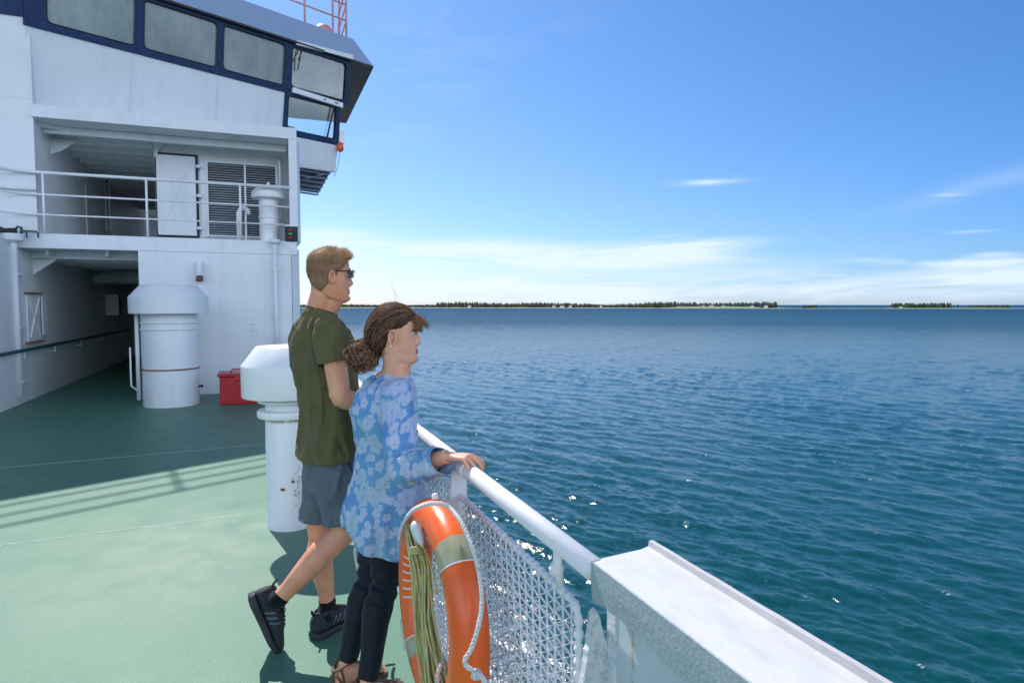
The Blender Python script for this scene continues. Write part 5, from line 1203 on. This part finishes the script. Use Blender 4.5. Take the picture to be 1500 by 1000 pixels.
smooth_skin('shorts', mb, .0055, M['shorts'], man, it=8, disp=s_disp, cut=s_cut, thick=.003, hem=.0026)
mb = MB(); q = hipc-Sm*.17+Fm*.045+Vector((0, 0, -.03)); mb.tube(dense([q, q+Vector((.018, .0, -.06)), q+Vector((.034, -.004, -.10))], .01), .0035, 6); mb.build('pocket_seam', M['lace'], man, smooth=True)
# socks and shoes
Rs = Matrix.Rotation(R(-4), 4, 'Z')
toeR = atZ(404, 956, 0)+Vector((.0, .012, 0))
hx_ = Vector((.105, -.02, -.268)).normalized(); yx = Vector((-.05, 1, 0)); zx = hx_.cross(yx).normalized(); 
if zx.x < 0: zx = -zx
yx = zx.cross(hx_).normalized()
Ts = Matrix.Identity(4); Ts.col[0][:3] = hx_; Ts.col[1][:3] = yx; Ts.col[2][:3] = zx
heel = toeR-hx_*.293-zx*.012
Ts.translation = heel
zmin = min((Ts @ Vector((x, 0, z))).z for x, z in ((.295, .017), (.27, .006), (.295, .04))); Ts.translation = heel+Vector((0, 0, -zmin+.001))
srt = empty('shoe', tuple(toeR-Vector(man.location))); srt.parent = man; srt['label'] = 'black running shoe balanced on its toe'
shoe(Ts, srt, mirror=1)
yl = R(36); Tl = frame((.212, 3.150, 0), yl); slt = empty('shoe', tuple(Vector((.212, 3.150, 0))-Vector(man.location))); slt.parent = man; slt['label'] = 'black running shoe flat on the deck'
shoe(Tl, slt, mirror=1)
for k, a, T in ((kR, aR, Ts), (kL, aL, Tl)):
    foot = T @ Vector((.062, 0, .085)); d = (k-a).normalized(); mb = MB(); limb(mb, [T @ Vector((.10, 0, .06)), foot, a+d*.01, a+d*.038], [.034, .037, .0395, .0405], 20, .008); mb.build('sock', M['sock'], man, smooth=True)
# hair: close cropped sides, longer top brushed up and forward
def hair_cap(name, T, s, hl, th, mat, par, seed=1, fem=False):
    g = head_grid(1., fem, 140, 130); X, Y, Z = g[..., 0], g[..., 1], g[..., 2]
    N_ = np.stack([X+.012, Y*1.5, Z-.02], -1); N_ /= np.linalg.norm(N_, axis=-1, keepdims=True); N_[..., 2] = np.where(Z > .02, N_[..., 2], N_[..., 2]*.3)
    rg = np.random.default_rng(seed); fl = noise_smooth(g.reshape(-1, 3), (160, 420), (.5, .5), seed).reshape(X.shape)
    m_ = np.clip((Z-hl(X, Y)+fl*.002)/.008, 0, 1); t_ = th(X, Y, Z)*(1+.06*fl)
    P = g+N_*(t_*m_-.004*(1-m_))[..., None]; mb = MB(); mb.loft([[T @ (Vector(P[i, k])*s) for k in range(P.shape[1])] for i in range(P.shape[0])]); return mb.build(name, mat, par, smooth=True), P, N_, m_, g
hlm = lambda X, Y: np.interp(X, [-.09, -.06, -.035, -.018, -.012, .018, .024, .045, .062, .080], [-.088, -.080, -.058, -.030, .020, .004, .030, .040, .066, .078])
thm = lambda X, Y, Z: np.interp(Z, [-.09, -.04, .02, .055, .075, .12], [.002, .004, .0065, .011, .019, .023])
hcm, P, N_, m_, g = hair_cap('hair', Th, hs_, hlm, thm, M['hair_m'], man)
def strands(mat, par, n, seed, T, s, pick, flow, length, rad, jit=.25, segs=5, name='hair_strands', base=None, pbase=None, nb=None):
    rg = random.Random(seed); idx = [(i, k) for i in range(pbase.shape[0]) for k in range(pbase.shape[1]) if pick(pbase[i, k]) and base[i, k] > .5]
    mb = MB()
    for _ in range(n):
        i, k = rg.choice(idx); p = Vector(pbase[i, k]); nn = Vector(nb[i, k]); p = p-nn*.004+Vector((rg.gauss(0, .001), rg.gauss(0, .001), rg.gauss(0, .001)))
        f = Vector(flow(p)); d = (nn*rg.uniform(.25, .8)+f+Vector((rg.gauss(0, jit), rg.gauss(0, jit), rg.gauss(0, jit)))).normalized(); L = length(p)*rg.uniform(.6, 1.15); pts = []; q = p.copy()
        for j in range(segs+1): pts.append(T @ (q*s)); q = q+d*(L/segs); d = (d+f*.25+Vector((0, 0, -.05))).normalized()
        mb.tube(pts, [rad*(1-.8*j/segs) for j in range(segs+1)], 3, cap=False)
    o = mb.build(name, mat, par, smooth=True); return o
strands(M['hair_top'], hcm, 6500, 4, Th, hs_, lambda p: p[2] > .058 and p[0] < .2, lambda p: (.65+.2*math.sin(p[1]*90), .2*math.sin(p[0]*80), .30+(.35 if p[0] > .05 else 0)), lambda p: .020+.010*(p[0] > .04), .00065, .36, base=m_, pbase=P, nb=N_)
strands(M['hair_m'], hcm, 6500, 5, Th, hs_, lambda p: p[2] < .075, lambda p: (-.3, 0, -.85), lambda p: .010 if p[2] > .0 else .006, .00045, .22, 3, base=m_, pbase=P, nb=N_)
# sunglasses
mb = MB()
for sg in (-1, 1): mb.tube([Th @ (Vector(q)*hs_) for q in ((-.022, sg*.080, .012), (-.012, sg*.0815, .026), (.03, sg*.083, .030), (.078, sg*.074, .030), (.096, sg*.066, .029))], .0026, 8)
mb.build('glasses_arm', M['frame_b'], man, smooth=True)
for sg in (-1, 1):
    mb = MB(); c4 = [(.112, .010, .034), (.095, .064, .035), (.092, .066, .004), (.106, .014, .000)]; c4 = [Vector((x, sg*y, z)) for x, y, z in c4]; ring = []
    for i in range(4):
        p0, p1, p2 = c4[i-1], c4[i], c4[(i+1) % 4]; a = p1+(p0-p1)*.28; c_ = p1+(p2-p1)*.28
        ring += [a, p1*.5+(a+c_)*.25, c_]
    ring = [Th @ (q*hs_) for q in ring]; mb.tube(ring, .0026, 6, closed=True); fo = mb.build('glasses_frame', M['frame_b'], man, smooth=True)
    mb = MB(); fx = (Th.to_3x3() @ Vector((1, 0, 0))); mb.prism([tuple(q) for q in ring], tuple(fx*.0015)); mb.build('lens', M['lens'], fo)
mb = MB(); mb.tube([Th @ (Vector(q)*hs_) for q in ((.112, -.010, .030), (.116, 0, .031), (.112, .010, .030))], .0022, 6); mb.build('glasses_bridge', M['frame_b'], man, smooth=True)
def lips(T, s, par, col):
    g = head_grid(s, False, 72, 64); mb = MB(); ii = [i for i in range(g.shape[0]) if -.078*s < g[i, 0, 2] < -.055*s]; rows_ = []
    for i in ii:
        zz = g[i, 0, 2]/s; hw = .023*math.sqrt(max(0, 1-((zz+.0665)/.0125)**2)); ks = []
        yy = np.linspace(-hw, hw, 9); fr_ = [k for k in range(-14, 15)]; ys = np.array([g[i, k, 1] for k in fr_])/s; xs = np.array([g[i, k, 0] for k in fr_])/s
        xx = np.interp(yy, ys, xs); rows_.append([T @ (Vector((x+.0016, y, zz))*s) for x, y in zip(xx, yy)])
    v = [p for r in rows_ for p in r]; mb.add(v, [(i*9+k, i*9+k+1, (i+1)*9+k+1, (i+1)*9+k) for i in range(len(rows_)-1) for k in range(8)]); return mb.build('lips', col, par, smooth=True)
M['lip_m'] = simple('man_lips', (.42, .17, .14), .45); lips(Th, hs_, man, M['lip_m'])
M['eye'] = simple('eye_white', (.7, .68, .65), .15); M['iris'] = simple('dark_iris', (.05, .035, .02), .1)
def eyes(T, s, par, lid):
    for sg in (-1, 1):
        mb = MB(); ball(mb, T @ (Vector((.0700, sg*.031, .016))*s), .0113*s, n=12); e_ = mb.build('eye', M['eye'], par, smooth=True)
        mb = MB(); ball(mb, T @ (Vector((.0788, sg*.0315, .016))*s), .0042*s, n=8); mb.build('iris', M['iris'], e_, smooth=True)
        mb = MB(); mb.tube([T @ (Vector(q)*s) for q in ((.074, sg*.019, .019), (.0830, sg*.026, .0235), (.0815, sg*.036, .0235), (.0710, sg*.0445, .018))], .0021*s, 6); mb.build('eyelashes', lid, par, smooth=True)
        mb = MB(); mb.tube([T @ (Vector(q)*s) for q in ((.0905, sg*.016, .036), (.0905, sg*.028, .041), (.0800, sg*.046, .037))], [.0022*s, .003*s, .0012*s], 6); mb.build('eyebrow', lid, par, smooth=True)
eyes(Th, hs_, man, M['hair_m'])
# ================================================================ standing woman
wom = empty('person', (.36, 2.64, 0), 'woman with a brown hair bun in blue floral blouse, black leggings and tan sandals', 'person')
fy = R(6); Fw = Vector((math.cos(fy), math.sin(fy), 0)); Sw = Vector((-Fw.y, Fw.x, 0)); YW = 2.70
wc = lambda px, py, Y=YW: atY(px, py, Y)
Tw = frame(wc(580, 492, 2.66), R(-16), R(1)); ws = .95
hcw = wc(562, 718); wr_, wl_ = hcw-Sw*.085, hcw+Sw*.085
wkR, wkL = wc(565, 846, 2.63), wc(546, 838, 2.77); waR, waL = Vector((.372, 2.535, .09)), Vector((.309, 2.705, .09))
wsR = wc(583, 580, 2.55); weR = at(588, 688, 2.38); wwR = atZ(655, 668, 1.052)
wsL = wsR+Sw*.32+Vector((.01, 0, 0)); weL = Vector((.44, 2.93, .99)); wwL = Vector((.535, 2.90, 1.065))
mb = MB(); add_grid(mb, head_grid(ws, True), Tw); ear(mb, Tw, ws*1.02)
limb(mb, [wc(570, 560), wc(576, 548, 2.69), wc(578, 532, 2.67), wc(577, 515, 2.66)], [.066, .050, .047, .050], 20)
limb(mb, [Tw @ Vector((.03, 0, -.07)), wc(586, 552, 2.67)], [.036, .040], 16)
mb.loft([ell(wc(x, y), Fw, Sw, a, b_, n=32) for x, y, a, b_ in ((562, 740, .08, .12), (562, 715, .095, .15), (563, 680, .09, .135), (563, 650, .08, .12), (562, 610, .09, .13), (564, 585, .085, .145), (568, 568, .06, .13), (573, 556, .045, .07))])
limb(mb, [wsR, (wsR+weR)/2, weR, (weR+wwR)/2, wwR-(wwR-weR)*.12, wwR], [.045, .041, .036, .034, .0265, .0265], 16)
limb(mb, [wsL, (wsL+weL)/2, weL, (weL+wwL)/2, wwL], [.045, .041, .036, .034, .026], 16)
hd = (at(686, 668, 2.27)-wwR).normalized()
hd = Vector((.80, -.60, .02)).normalized(); sdv = Vector((.62, .78, 0)).normalized()
hand(mb, wwR, hd, sdv, (.12, .05, -1), .93, spread=.10, r=.0080, bends=[(.55, .75, .45), (.65, .65, .45), (.85, .6, .4), (.95, .55, .35)], thumbdir=(.25, .9, -.25))
hand(mb, wwL, (.98, .15, -.04), (.15, -.98, .0), (.1, 0, -1), .93, spread=.06, r=.0080, bends=[(.6, .7, .4)]*4, thumbdir=(.55, -.8, -.2))
def wleg(h, k, a):
    d = a-k; limb(mb, [h, h+(k-h)*.5, k, k+d*.3-Fw*.01, k+d*.6, a, a+d*.05], [.072, .06, .042, .044, .036, .030, .034], 18)
wleg(wr_, wkR, waR); wleg(wl_, wkL, waL)
feet = []
for hx0, hy0, yw_ in ((.322, 2.508, R(26)), (.262, 2.683, R(20))):
    T = frame((hx0, hy0, .016), yw_); feet.append(T); rr = []
    for x, w_, h in ((.002, .014, .030), (.012, .024, .055), (.035, .030, .085), (.065, .031, .085), (.10, .032, .062), (.14, .037, .046), (.17, .041, .034), (.19, .040, .026)):
        rr.append([T @ Vector((x, math.copysign(abs(math.cos(a))**.8, math.cos(a))*w_, h/2*1.02+math.copysign(abs(math.sin(a))**.8, math.sin(a))*h/2)) for a in [2*math.pi*k/18 for k in range(18)]])
    mb.loft(rr)
    for i, (y, L, r_) in enumerate(((.026, .042, .0105), (.008, .040, .0080), (-.008, .034, .0074), (-.021, .027, .0068), (-.032, .018, .0062))):
        yy = y; limb(mb, [T @ Vector((.175, yy, .014)), T @ Vector((.19+L*.45, yy*1.02, .014)), T @ Vector((.19+L, yy, .009))], [r_, r_, r_*.85], 8, .006)
smooth_skin('body', mb, .0032, M['skin_w'], wom, it=2)
M['lip_w'] = simple('woman_lips', (.46, .15, .15), .4); lips(Tw, ws, wom, M['lip_w']); eyes(Tw, ws, wom, M['hair_w'])
mb = MB(); ball(mb, Tw @ Vector((-.012, -.082, -.036)), .0045, n=8); mb.build('earring', M['earring'], wom, smooth=True)
nails = MB()
# blouse: blue cloth printed with lilac and pale green flowers and leaves
m, t, b = newmat('blue_floral_cloth'); v = t.coord(); g = t.new('ShaderNodeSeparateXYZ'); t.set(g, 0, v)
uu = t.math('SUBTRACT', g.outputs[0], t.math('MULTIPLY', g.outputs[1], .65)); cb = t.new('ShaderNodeCombineXYZ'); t.set(cb, 0, uu); t.set(cb, 1, g.outputs[2])
wv = t.new('ShaderNodeVectorMath', operation='ADD'); t.set(wv, 0, cb.outputs[0]); nn_ = t.new('ShaderNodeTexNoise'); nn_.inputs['Scale'].default_value = 14; t.set(nn_, 'Vector', v)
sc_ = t.new('ShaderNodeVectorMath', operation='SCALE'); t.set(sc_, 0, nn_.outputs['Color']); sc_.inputs['Scale'].default_value = .02; t.l.new(sc_.outputs[0], wv.inputs[1]); UV = wv.outputs[0]
def flowers(scale, size, petals, off, rnd, ex=1.0):
    mp = t.map(UV, (1, 1, 1), loc=(off, off*.7, 0)); vo = t.new('ShaderNodeTexVoronoi', voronoi_dimensions='2D', feature='F1'); t.set(vo, 'Vector', mp); vo.inputs['Scale'].default_value = scale; vo.inputs['Randomness'].default_value = rnd
    p_ = t.new('ShaderNodeVectorMath', operation='SCALE'); t.set(p_, 0, mp); p_.inputs['Scale'].default_value = 1.0
    df = t.new('ShaderNodeVectorMath', operation='SUBTRACT'); t.set(df, 0, mp); t.l.new(vo.outputs['Position'], df.inputs[1])
    sx_ = t.new('ShaderNodeSeparateXYZ'); t.set(sx_, 0, df.outputs[0]); cs_ = t.new('ShaderNodeSeparateColor'); t.l.new(vo.outputs['Color'], cs_.inputs[0])
    rot = t.math('MULTIPLY', cs_.outputs[0], 6.28); ang = t.math('ADD', t.math('ARCTAN2', sx_.outputs[1], sx_.outputs[0]), rot)
    rad = t.math('SQRT', t.math('ADD', t.math('MULTIPLY', sx_.outputs[0], sx_.outputs[0]), t.math('MULTIPLY', sx_.outputs[1], sx_.outputs[1])))
    rim = t.math('MULTIPLY', t.math('ADD', 1.0, t.math('MULTIPLY', t.math('ABSOLUTE', t.math('SINE', t.math('MULTIPLY', ang, petals/2))), ex)), t.math('MULTIPLY', t.math('ADD', .6, t.math('MULTIPLY', cs_.outputs[1], .6)), size))
    return t.math('DIVIDE', rad, rim), cs_, ang, rad
def soft(x, a, w_): return t.ramp(x, a-w_, a+w_, 1, 0)
f1, c1_, a1_, r1__ = flowers(9.0, .031, 5, 0, .75, .35); f2, c2_, a2_, _ = flowers(17, .0145, 5, .37, .9, .5); f3, c3_, a3_, r3_ = flowers(13, .0085, 2, .71, .95, 2.6)
m1 = soft(f1, 1, .11); m2 = soft(f2, 1, .16); m3 = t.math('MULTIPLY', soft(f3, 1, .08), t.ramp(c3_.outputs[2], .15, .2))
mm = t.math('MAXIMUM', m1, t.math('MAXIMUM', m2, m3))
ringl = t.math('MULTIPLY', t.math('ADD', t.math('SINE', t.math('ADD', t.math('MULTIPLY', f1, 17.), t.math('MULTIPLY', t.math('SINE', t.math('MULTIPLY', a1_, 5)), 1.6))), 1), .5)
cen = soft(f1, .16, .05); cen2 = soft(f2, .25, .08)
tone = t.noise(v, 5.5, 2); fc_ = t.mix(t.ramp(tone, .44, .58), (.64, .68, .82), (.54, .68, .74)); fc2 = t.mix(.45, fc_, (.18, .30, .62))
fc3 = t.mix(t.math('MULTIPLY', t.ramp(ringl, .5, .9), .75), fc_, fc2)
base_ = t.mix(t.ramp(tone, .40, .62), (.15, .35, .68), (.18, .42, .63))
col = t.mix(t.math('MULTIPLY', mm, .78), base_, t.mix(m1, fc_, fc3)); col = t.mix(t.math('MULTIPLY', t.math('MULTIPLY', t.math('MAXIMUM', cen, cen2), mm), .5), col, (.20, .30, .58))
t.set(b, 'Base Color', col); b.inputs['Roughness'].default_value = .75; b.inputs['Sheen Weight'].default_value = .1; b.inputs['Specular IOR Level'].default_value = .3
fo_ = t.noise(t.map(v, (1, 1, .35)), 13, 4, .5, .6); t.set(b, 'Normal', t.bump(fo_, .3, .03))
tl = t.new('ShaderNodeBsdfTranslucent'); t.set(tl, 'Color', col); mx = t.new('ShaderNodeMixShader'); mx.inputs[0].default_value = .16; t.l.new(b.outputs[0], mx.inputs[1]); t.l.new(tl.outputs[0], mx.inputs[2]); t.l.new(mx.outputs[0], m.node_tree.nodes['Material Output'].inputs[0])
M['blouse'] = m
mb = MB()
prof = [(583, 538, .052, .053), (582, 545, .054, .058), (578, 552, .066, .080), (573, 559, .086, .125), (568, 567, .102, .155), (564, 580, .116, .170), (561, 600, .126, .172), (563, 630, .118, .160), (565, 655, .112, .152), (567, 690, .134, .166), (566, 720, .150, .182), (561, 750, .158, .188), (561, 790, .155, .188), (562, 850, .148, .182)]
mb.loft([ell(wc(x, y), Fw, Sw, a, b_, n=44, e=2.15) for x, y, a, b_ in prof])
dR = (wwR-weR); cfR = weR+dR*.84
limb(mb, [wsR+Sw*.05+Vector((0, 0, .008)), wsR, wsR+(weR-wsR)*.35, wsR+(weR-wsR)*.75, weR, weR+dR*.3, weR+dR*.6+Vector((0, 0, -.004)), cfR+Vector((0, 0, -.010)), cfR+dR*.12+Vector((0, 0, -.012))], [.052, .060, .060, .058, .057, .052, .050, .052, .052], 24)
dL = wwL-weL; cfL = weL+dL*.84
limb(mb, [wsL-Sw*.05, wsL, wsL+(weL-wsL)*.5, weL, weL+dL*.5, cfL, cfL+dL*.12], [.052, .060, .058, .056, .054, .054, .055], 24)
def b_disp(co, no):
    o = np.array(wc(562, 640)); q = co-o; fs = q@np.array(Fw); ss = q@np.array(Sw); z = q[:, 2]; low = np.clip(-z*2.6, 0, 1)
    d = .010*low*np.sin(np.arctan2(ss/.17, fs/.14)*7+1.3*np.sin(z*7))+.004*(1-low)*np.sin(ss*45+z*12)*np.clip(-no@np.array(Fw), 0, 1)
    arm = np.clip(1-np.abs((co-np.array(weR))@np.array((weR-wsR).normalized())/.12), 0, 1)*(np.linalg.norm(co-np.array(weR), axis=1) < .14)
    d += .0055*arm*np.sin(((co-np.array(weR))@np.array((weR-wsR+dR*.6).normalized()))*150)
    d += .012*(np.exp(-(nz(co, (12, 12, 4.5), 2.2)*4.2)**2)-.35)+.0045*(np.exp(-(nz(co, (22, 22, 12), 6.2)*4.5)**2)-.35)+noise_smooth(co, (18, 38), (.0025, .0012), 21)
    return co+no*d[:, None]
def b_cut(co):
    o = np.array(wc(562, 740)); q = co-o; a = np.arctan2(q@np.array(Sw), q@np.array(Fw))
    zlow = wc(551, 824, 2.52).z; back = wc(508, 758, 2.70).z; front = wc(600, 790, 2.70).z
    s2 = np.abs(np.sin(a))**1.6; zc = zlow*s2+(1-s2)*np.where(np.cos(a) < 0, back-.035, front)+.004*np.sin(a*9)
    c = (co[:, 2] < zc) & (np.hypot(q[:, 0], q[:, 1]) < .4)
    for cf, d_ in ((cfR+dR*.05, dR), (cfL+dL*.05, dL)):
        u_ = np.array(d_.normalized()); qq = co-np.array(cf); c |= (qq@u_+qq[:, 2]*.12 > 0) & (np.linalg.norm(qq, axis=1) < .10)
    nk = np.array(wc(582, 544)); pn = np.array([.22, -.02, .97]); c |= ((co-nk)@pn > 0) & (np.linalg.norm(co-nk, axis=1) < .12)
    return c
smooth_skin('blouse', mb, .0052, M['blouse'], wom, it=8, disp=b_disp, cut=b_cut, thick=.0018, hem=.0022)
# leggings
mb = MB(); mb.loft([ell(wc(x, y), Fw, Sw, a, b_, n=32) for x, y, a, b_ in ((562, 690, .10, .14), (562, 715, .108, .158), (562, 745, .105, .158), (562, 762, .09, .14))])
for h, k, a in ((wr_, wkR, waR), (wl_, wkL, waL)):
    d = a-k; limb(mb, [h, h+(k-h)*.45, k+(h-k)*.15, k, k+d*.12, k+d*.32-Fw*.012, k+d*.6-Fw*.005, k+d*.88, k+d*.95], [.092, .082, .064, .059, .056, .060, .050, .041, .041], 24)
def l_disp(co, no):
    d = noise_smooth(co, (25, 60), (.0015, .0008), 3)
    for k in (wkR, wkL): d += .003*np.exp(-((co[:, 2]-k.z)/.07)**2)*np.sin(co[:, 2]*110+co[:, 0]*40)
    return co+no*d[:, None]
smooth_skin('leggings', mb, .005, M['legging'], wom, it=4, disp=l_disp, cut=lambda co: co[:, 2] < .112, thick=.002)
mb = MB(); q = waR+(wkR-waR)*.98; 
# sandals
for T, lb in zip(feet, ('near', 'far')):
    sd_ = empty('sandal', tuple(T.translation-Vector(wom.location)-Vector((0, 0, .016)))); sd_.parent = wom
    mb = MB(); rr = []
    for x, w_, c_ in ((-.006, .012, 0), (.005, .026, 0), (.04, .034, 0), (.10, .034, 0), (.16, .044, -.001), (.20, .045, -.002), (.225, .036, .004), (.243, .014, .010)): rr.append([T @ Vector((x, c_+y*w_, z)) for y, z in ((-1, -.015), (-1.03, -.008), (-1, .001), (1, .001), (1.03, -.008), (1, -.015))])
    mb.loft(rr); mb.build('sole', M['leather'], sd_, autosm=50)
    st = [[(.165, -.043, .0), (.16, -.03, .036), (.15, 0, .050), (.16, .03, .036), (.165, .043, 0)], [(.205, -.042, 0), (.19, -.02, .028), (.17, .006, .042), (.14, .030, .040), (.12, .036, .0)], [(.11, -.036, 0), (.13, -.02, .048), (.15, 0, .050)],
          [(.03, -.033, .0), (.025, -.032, .045), (.02, -.028, .085), (.05, -.037, .098), (.085, -.024, .090), (.10, 0, .078), (.085, .024, .090), (.05, .037, .098), (.02, .028, .085), (.025, .032, .045), (.03, .033, 0)],
          [(.02, -.028, .085), (.0, -.016, .080), (-.007, 0, .074), (.0, .016, .080), (.02, .028, .085)], [(-.006, 0, .074), (-.004, -.004, .040), (-.003, -.004, .0)], [(-.006, 0, .074), (-.004, .005, .040), (-.003, .005, .0)], [(-.005, 0, .06), (.006, -.022, .05), (.02, -.031, .02)], [(.10, 0, .078), (.13, .0, .062), (.155, 0, .05)]]
    for k, q in enumerate(st):
        mb = MB(); mb.tube(dense([T @ Vector(p) for p in q], .008), .0062 if k in (3, 4) else .0048, 8, flat=.45); mb.build('strap', M['leather'], sd_, smooth=True)
# hair gathered into a low bun
hlw = lambda X, Y: np.interp(X, [-.095, -.07, -.045, -.034, -.024, .012, .030, .05, .066, .085], [-.080, -.074, -.055, -.030, .030, .030, .036, .048, .064, .078])
thw = lambda X, Y, Z: np.interp(Z, [-.09, -.04, .02, .08, .12], [.004, .008, .011, .013, .012])
hcap, PW, NW, mw, gw = hair_cap('hair', Tw, ws, hlw, thw, M['hair_w'], wom, 3, True)
BC = Vector((-.140, .0, -.078)); rg = random.Random(8); C0 = Vector((-.010, 0, 0)); EL = Vector((.104, .088, .124))
idx = [(i, k) for i in range(PW.shape[0]) for k in range(PW.shape[1]) if mw[i, k] > .6]
def onhead(d, h):
    u_ = Vector((d.x/EL.x, d.y/EL.y, d.z/EL.z)); return C0+d/u_.length+d.normalized()*h
m1_, m2_ = MB(), MB()
for _ in range(3600):
    i, k = rg.choice(idx); p = Vector(PW[i, k])
    if p.x < -.07 and rg.random() < .5: continue
    d0 = (p-C0).normalized(); d1 = (BC+Vector((.03, rg.gauss(0, .02), rg.gauss(0, .022)))-C0).normalized(); h0 = (p-onhead(d0, 0)).length*(1 if (p-C0).length > (onhead(d0, 0)-C0).length else -1)
    ax = d0.cross(d1); 
    if ax.length < 1e-3: continue
    an = d0.angle(d1); ax.normalize(); n = 9; h1 = rg.uniform(.0, .009); pts = []; ph = rg.uniform(0, 6); wv_ = rg.uniform(0, .0022)
    for j in range(n+1):
        q = j/n; d = Matrix.Rotation(an*q, 3, ax) @ d0; hh = h0*(1-q)+h1*math.sin(q*math.pi)+.006*q*(1-q)*4+wv_*math.sin(q*9+ph); pts.append(Tw @ (onhead(d, hh+.0008)*ws))
    if any((-.036 < q_.x < .022 and -.045 < q_.z < .030 and abs(q_.y) > .05) or (q_.x > .025 and q_.z < .034) or (q_.x > -.03 and q_.z < -.05) for q_ in [(Tw.inverted() @ p__)/ws for p__ in pts]): continue
    mt_ = m2_ if (rg.random() < (.30 if p.z > .05 else .08)) else m1_; mt_.tube(pts, [.00062*ws*(1-.4*j/n) for j in range(n+1)], 3, cap=False)
m1_.build('hair_strands', M['hair_w'], hcap, smooth=True); m2_.build('light_hair_strands', M['hair_w2'], hcap, smooth=True)
mb = MB(); ball(mb, Tw @ (BC*ws), .040, (1.0, 1.0, 1.12), n=18); ball(mb, Tw @ ((BC+Vector((.045, 0, .012)))*ws), .034, n=12); bun = mb.build('hair_bun', M['hair_w'], wom, smooth=True)
m1_, m2_ = MB(), MB()
for _ in range(1150):
    c = BC; a = Vector((rg.gauss(0, 1), rg.gauss(0, 1), rg.gauss(0, 1))).normalized(); bb = a.orthogonal().normalized(); bb = Matrix.Rotation(rg.uniform(0, 6.28), 3, a) @ bb; cc_ = a.cross(bb)
    r_ = (1+.16*math.sin(3*a.x+5*a.z+1)+.10*math.sin(7*a.y+2*a.x))*rg.uniform(.034, .058)+(.010 if rg.random() < .12 else 0); off = a*rg.uniform(-.022, .022); s0 = rg.uniform(0, 6.28); ln = rg.uniform(1.2, 3.4); pts = []
    for j in range(10):
        q = s0+ln*j/9; w_ = 1+.11*math.sin(q*5+s0); pts.append(Tw @ ((c+off+(bb*math.cos(q)+cc_*math.sin(q)*1.08)*r_*w_)*ws))
    (m2_ if rg.random() < .6 else m1_).tube(pts, .0011, 4, cap=False)
for _ in range(150):      # frizzy ends around the bun
    d = Vector((rg.gauss(0, 1)-.5, rg.gauss(0, 1), rg.gauss(0, 1))).normalized(); p = BC+d*.05; pts = []
    v_ = d*.5+Vector((rg.gauss(0, 1), rg.gauss(0, 1), rg.gauss(0, 1)))*.6
    for j in range(6): pts.append(Tw @ (p*ws)); p = p+v_.normalized()*.006; v_ = v_+Vector((rg.gauss(0, .5), rg.gauss(0, .5), rg.gauss(0, .5)))
    m2_.tube(pts, .0006, 3, cap=False)
m1_.build('hair_strands', M['hair_w'], bun, smooth=True); m2_.build('light_hair_strands', M['hair_w2'], bun, smooth=True)
mb = MB()                # windblown locks at the brow and stray hairs
for _ in range(260):
    s0 = rg.gauss(0, 1); p = Vector((rg.uniform(.035, .080), rg.uniform(-.060, .02), 0)); p.z = .122*math.sqrt(max(.05, 1-((p.x+.01)/.11)**2-(p.y/.09)**2)); tip = Vector((rg.uniform(.085, .112), rg.uniform(-.045, .0), rg.uniform(.015, .045)))
    if rg.random() < .22: tip = Vector((rg.uniform(.118, .142), rg.uniform(-.03, .01), rg.uniform(.025, .055)))
    mid = (p+tip)/2+Vector((.016+rg.gauss(0, .003), -.004+rg.gauss(0, .004), .012+rg.gauss(0, .004)))
    mb.tube([Tw @ (q*ws) for q in dense([p, mid, tip, tip+Vector((.006, rg.gauss(0, .003), .008+rg.gauss(0, .006)))], .012)], .00055, 3, cap=False)
mb.build('loose_lock', M['hair_w2'], hcap, smooth=True)
mb = MB()
for pts in ([(582, 446), (580, 432), (575, 420), (574, 412), (580, 405)], [(589, 446), (582, 434), (577, 424), (578, 440)], [(560, 452), (553, 456), (548, 462), (545, 472)], [(543, 485), (536, 480), (534, 492)], [(600, 447), (612, 452), (622, 462)]):
    mb.tube(dense([wc(x, y, 2.64) for x, y in pts], .012), .0005, 3, cap=False)
for _ in range(46):
    k = rg.choice([q_ for q_ in range(len(idx))]); i, kk = idx[k]; p = Vector(PW[i, kk])
    if p.x > -.01 and p.z < .09: continue
    nn = Vector(NW[i, kk]); v_ = nn*.6+Vector((-.6, 0, .1))+Vector((rg.gauss(0, .3), rg.gauss(0, .3), rg.gauss(0, .3))); pts = []
    for j in range(6): pts.append(Tw @ (p*ws)); p = p+v_.normalized()*.007; v_ = v_+Vector((-.25+rg.gauss(0, .2), rg.gauss(0, .2), rg.gauss(0, .2)-.1))
    mb.tube(pts, .0005, 3, cap=False)
mb.build('stray_hair', M['hair_w2'], hcap, smooth=True)
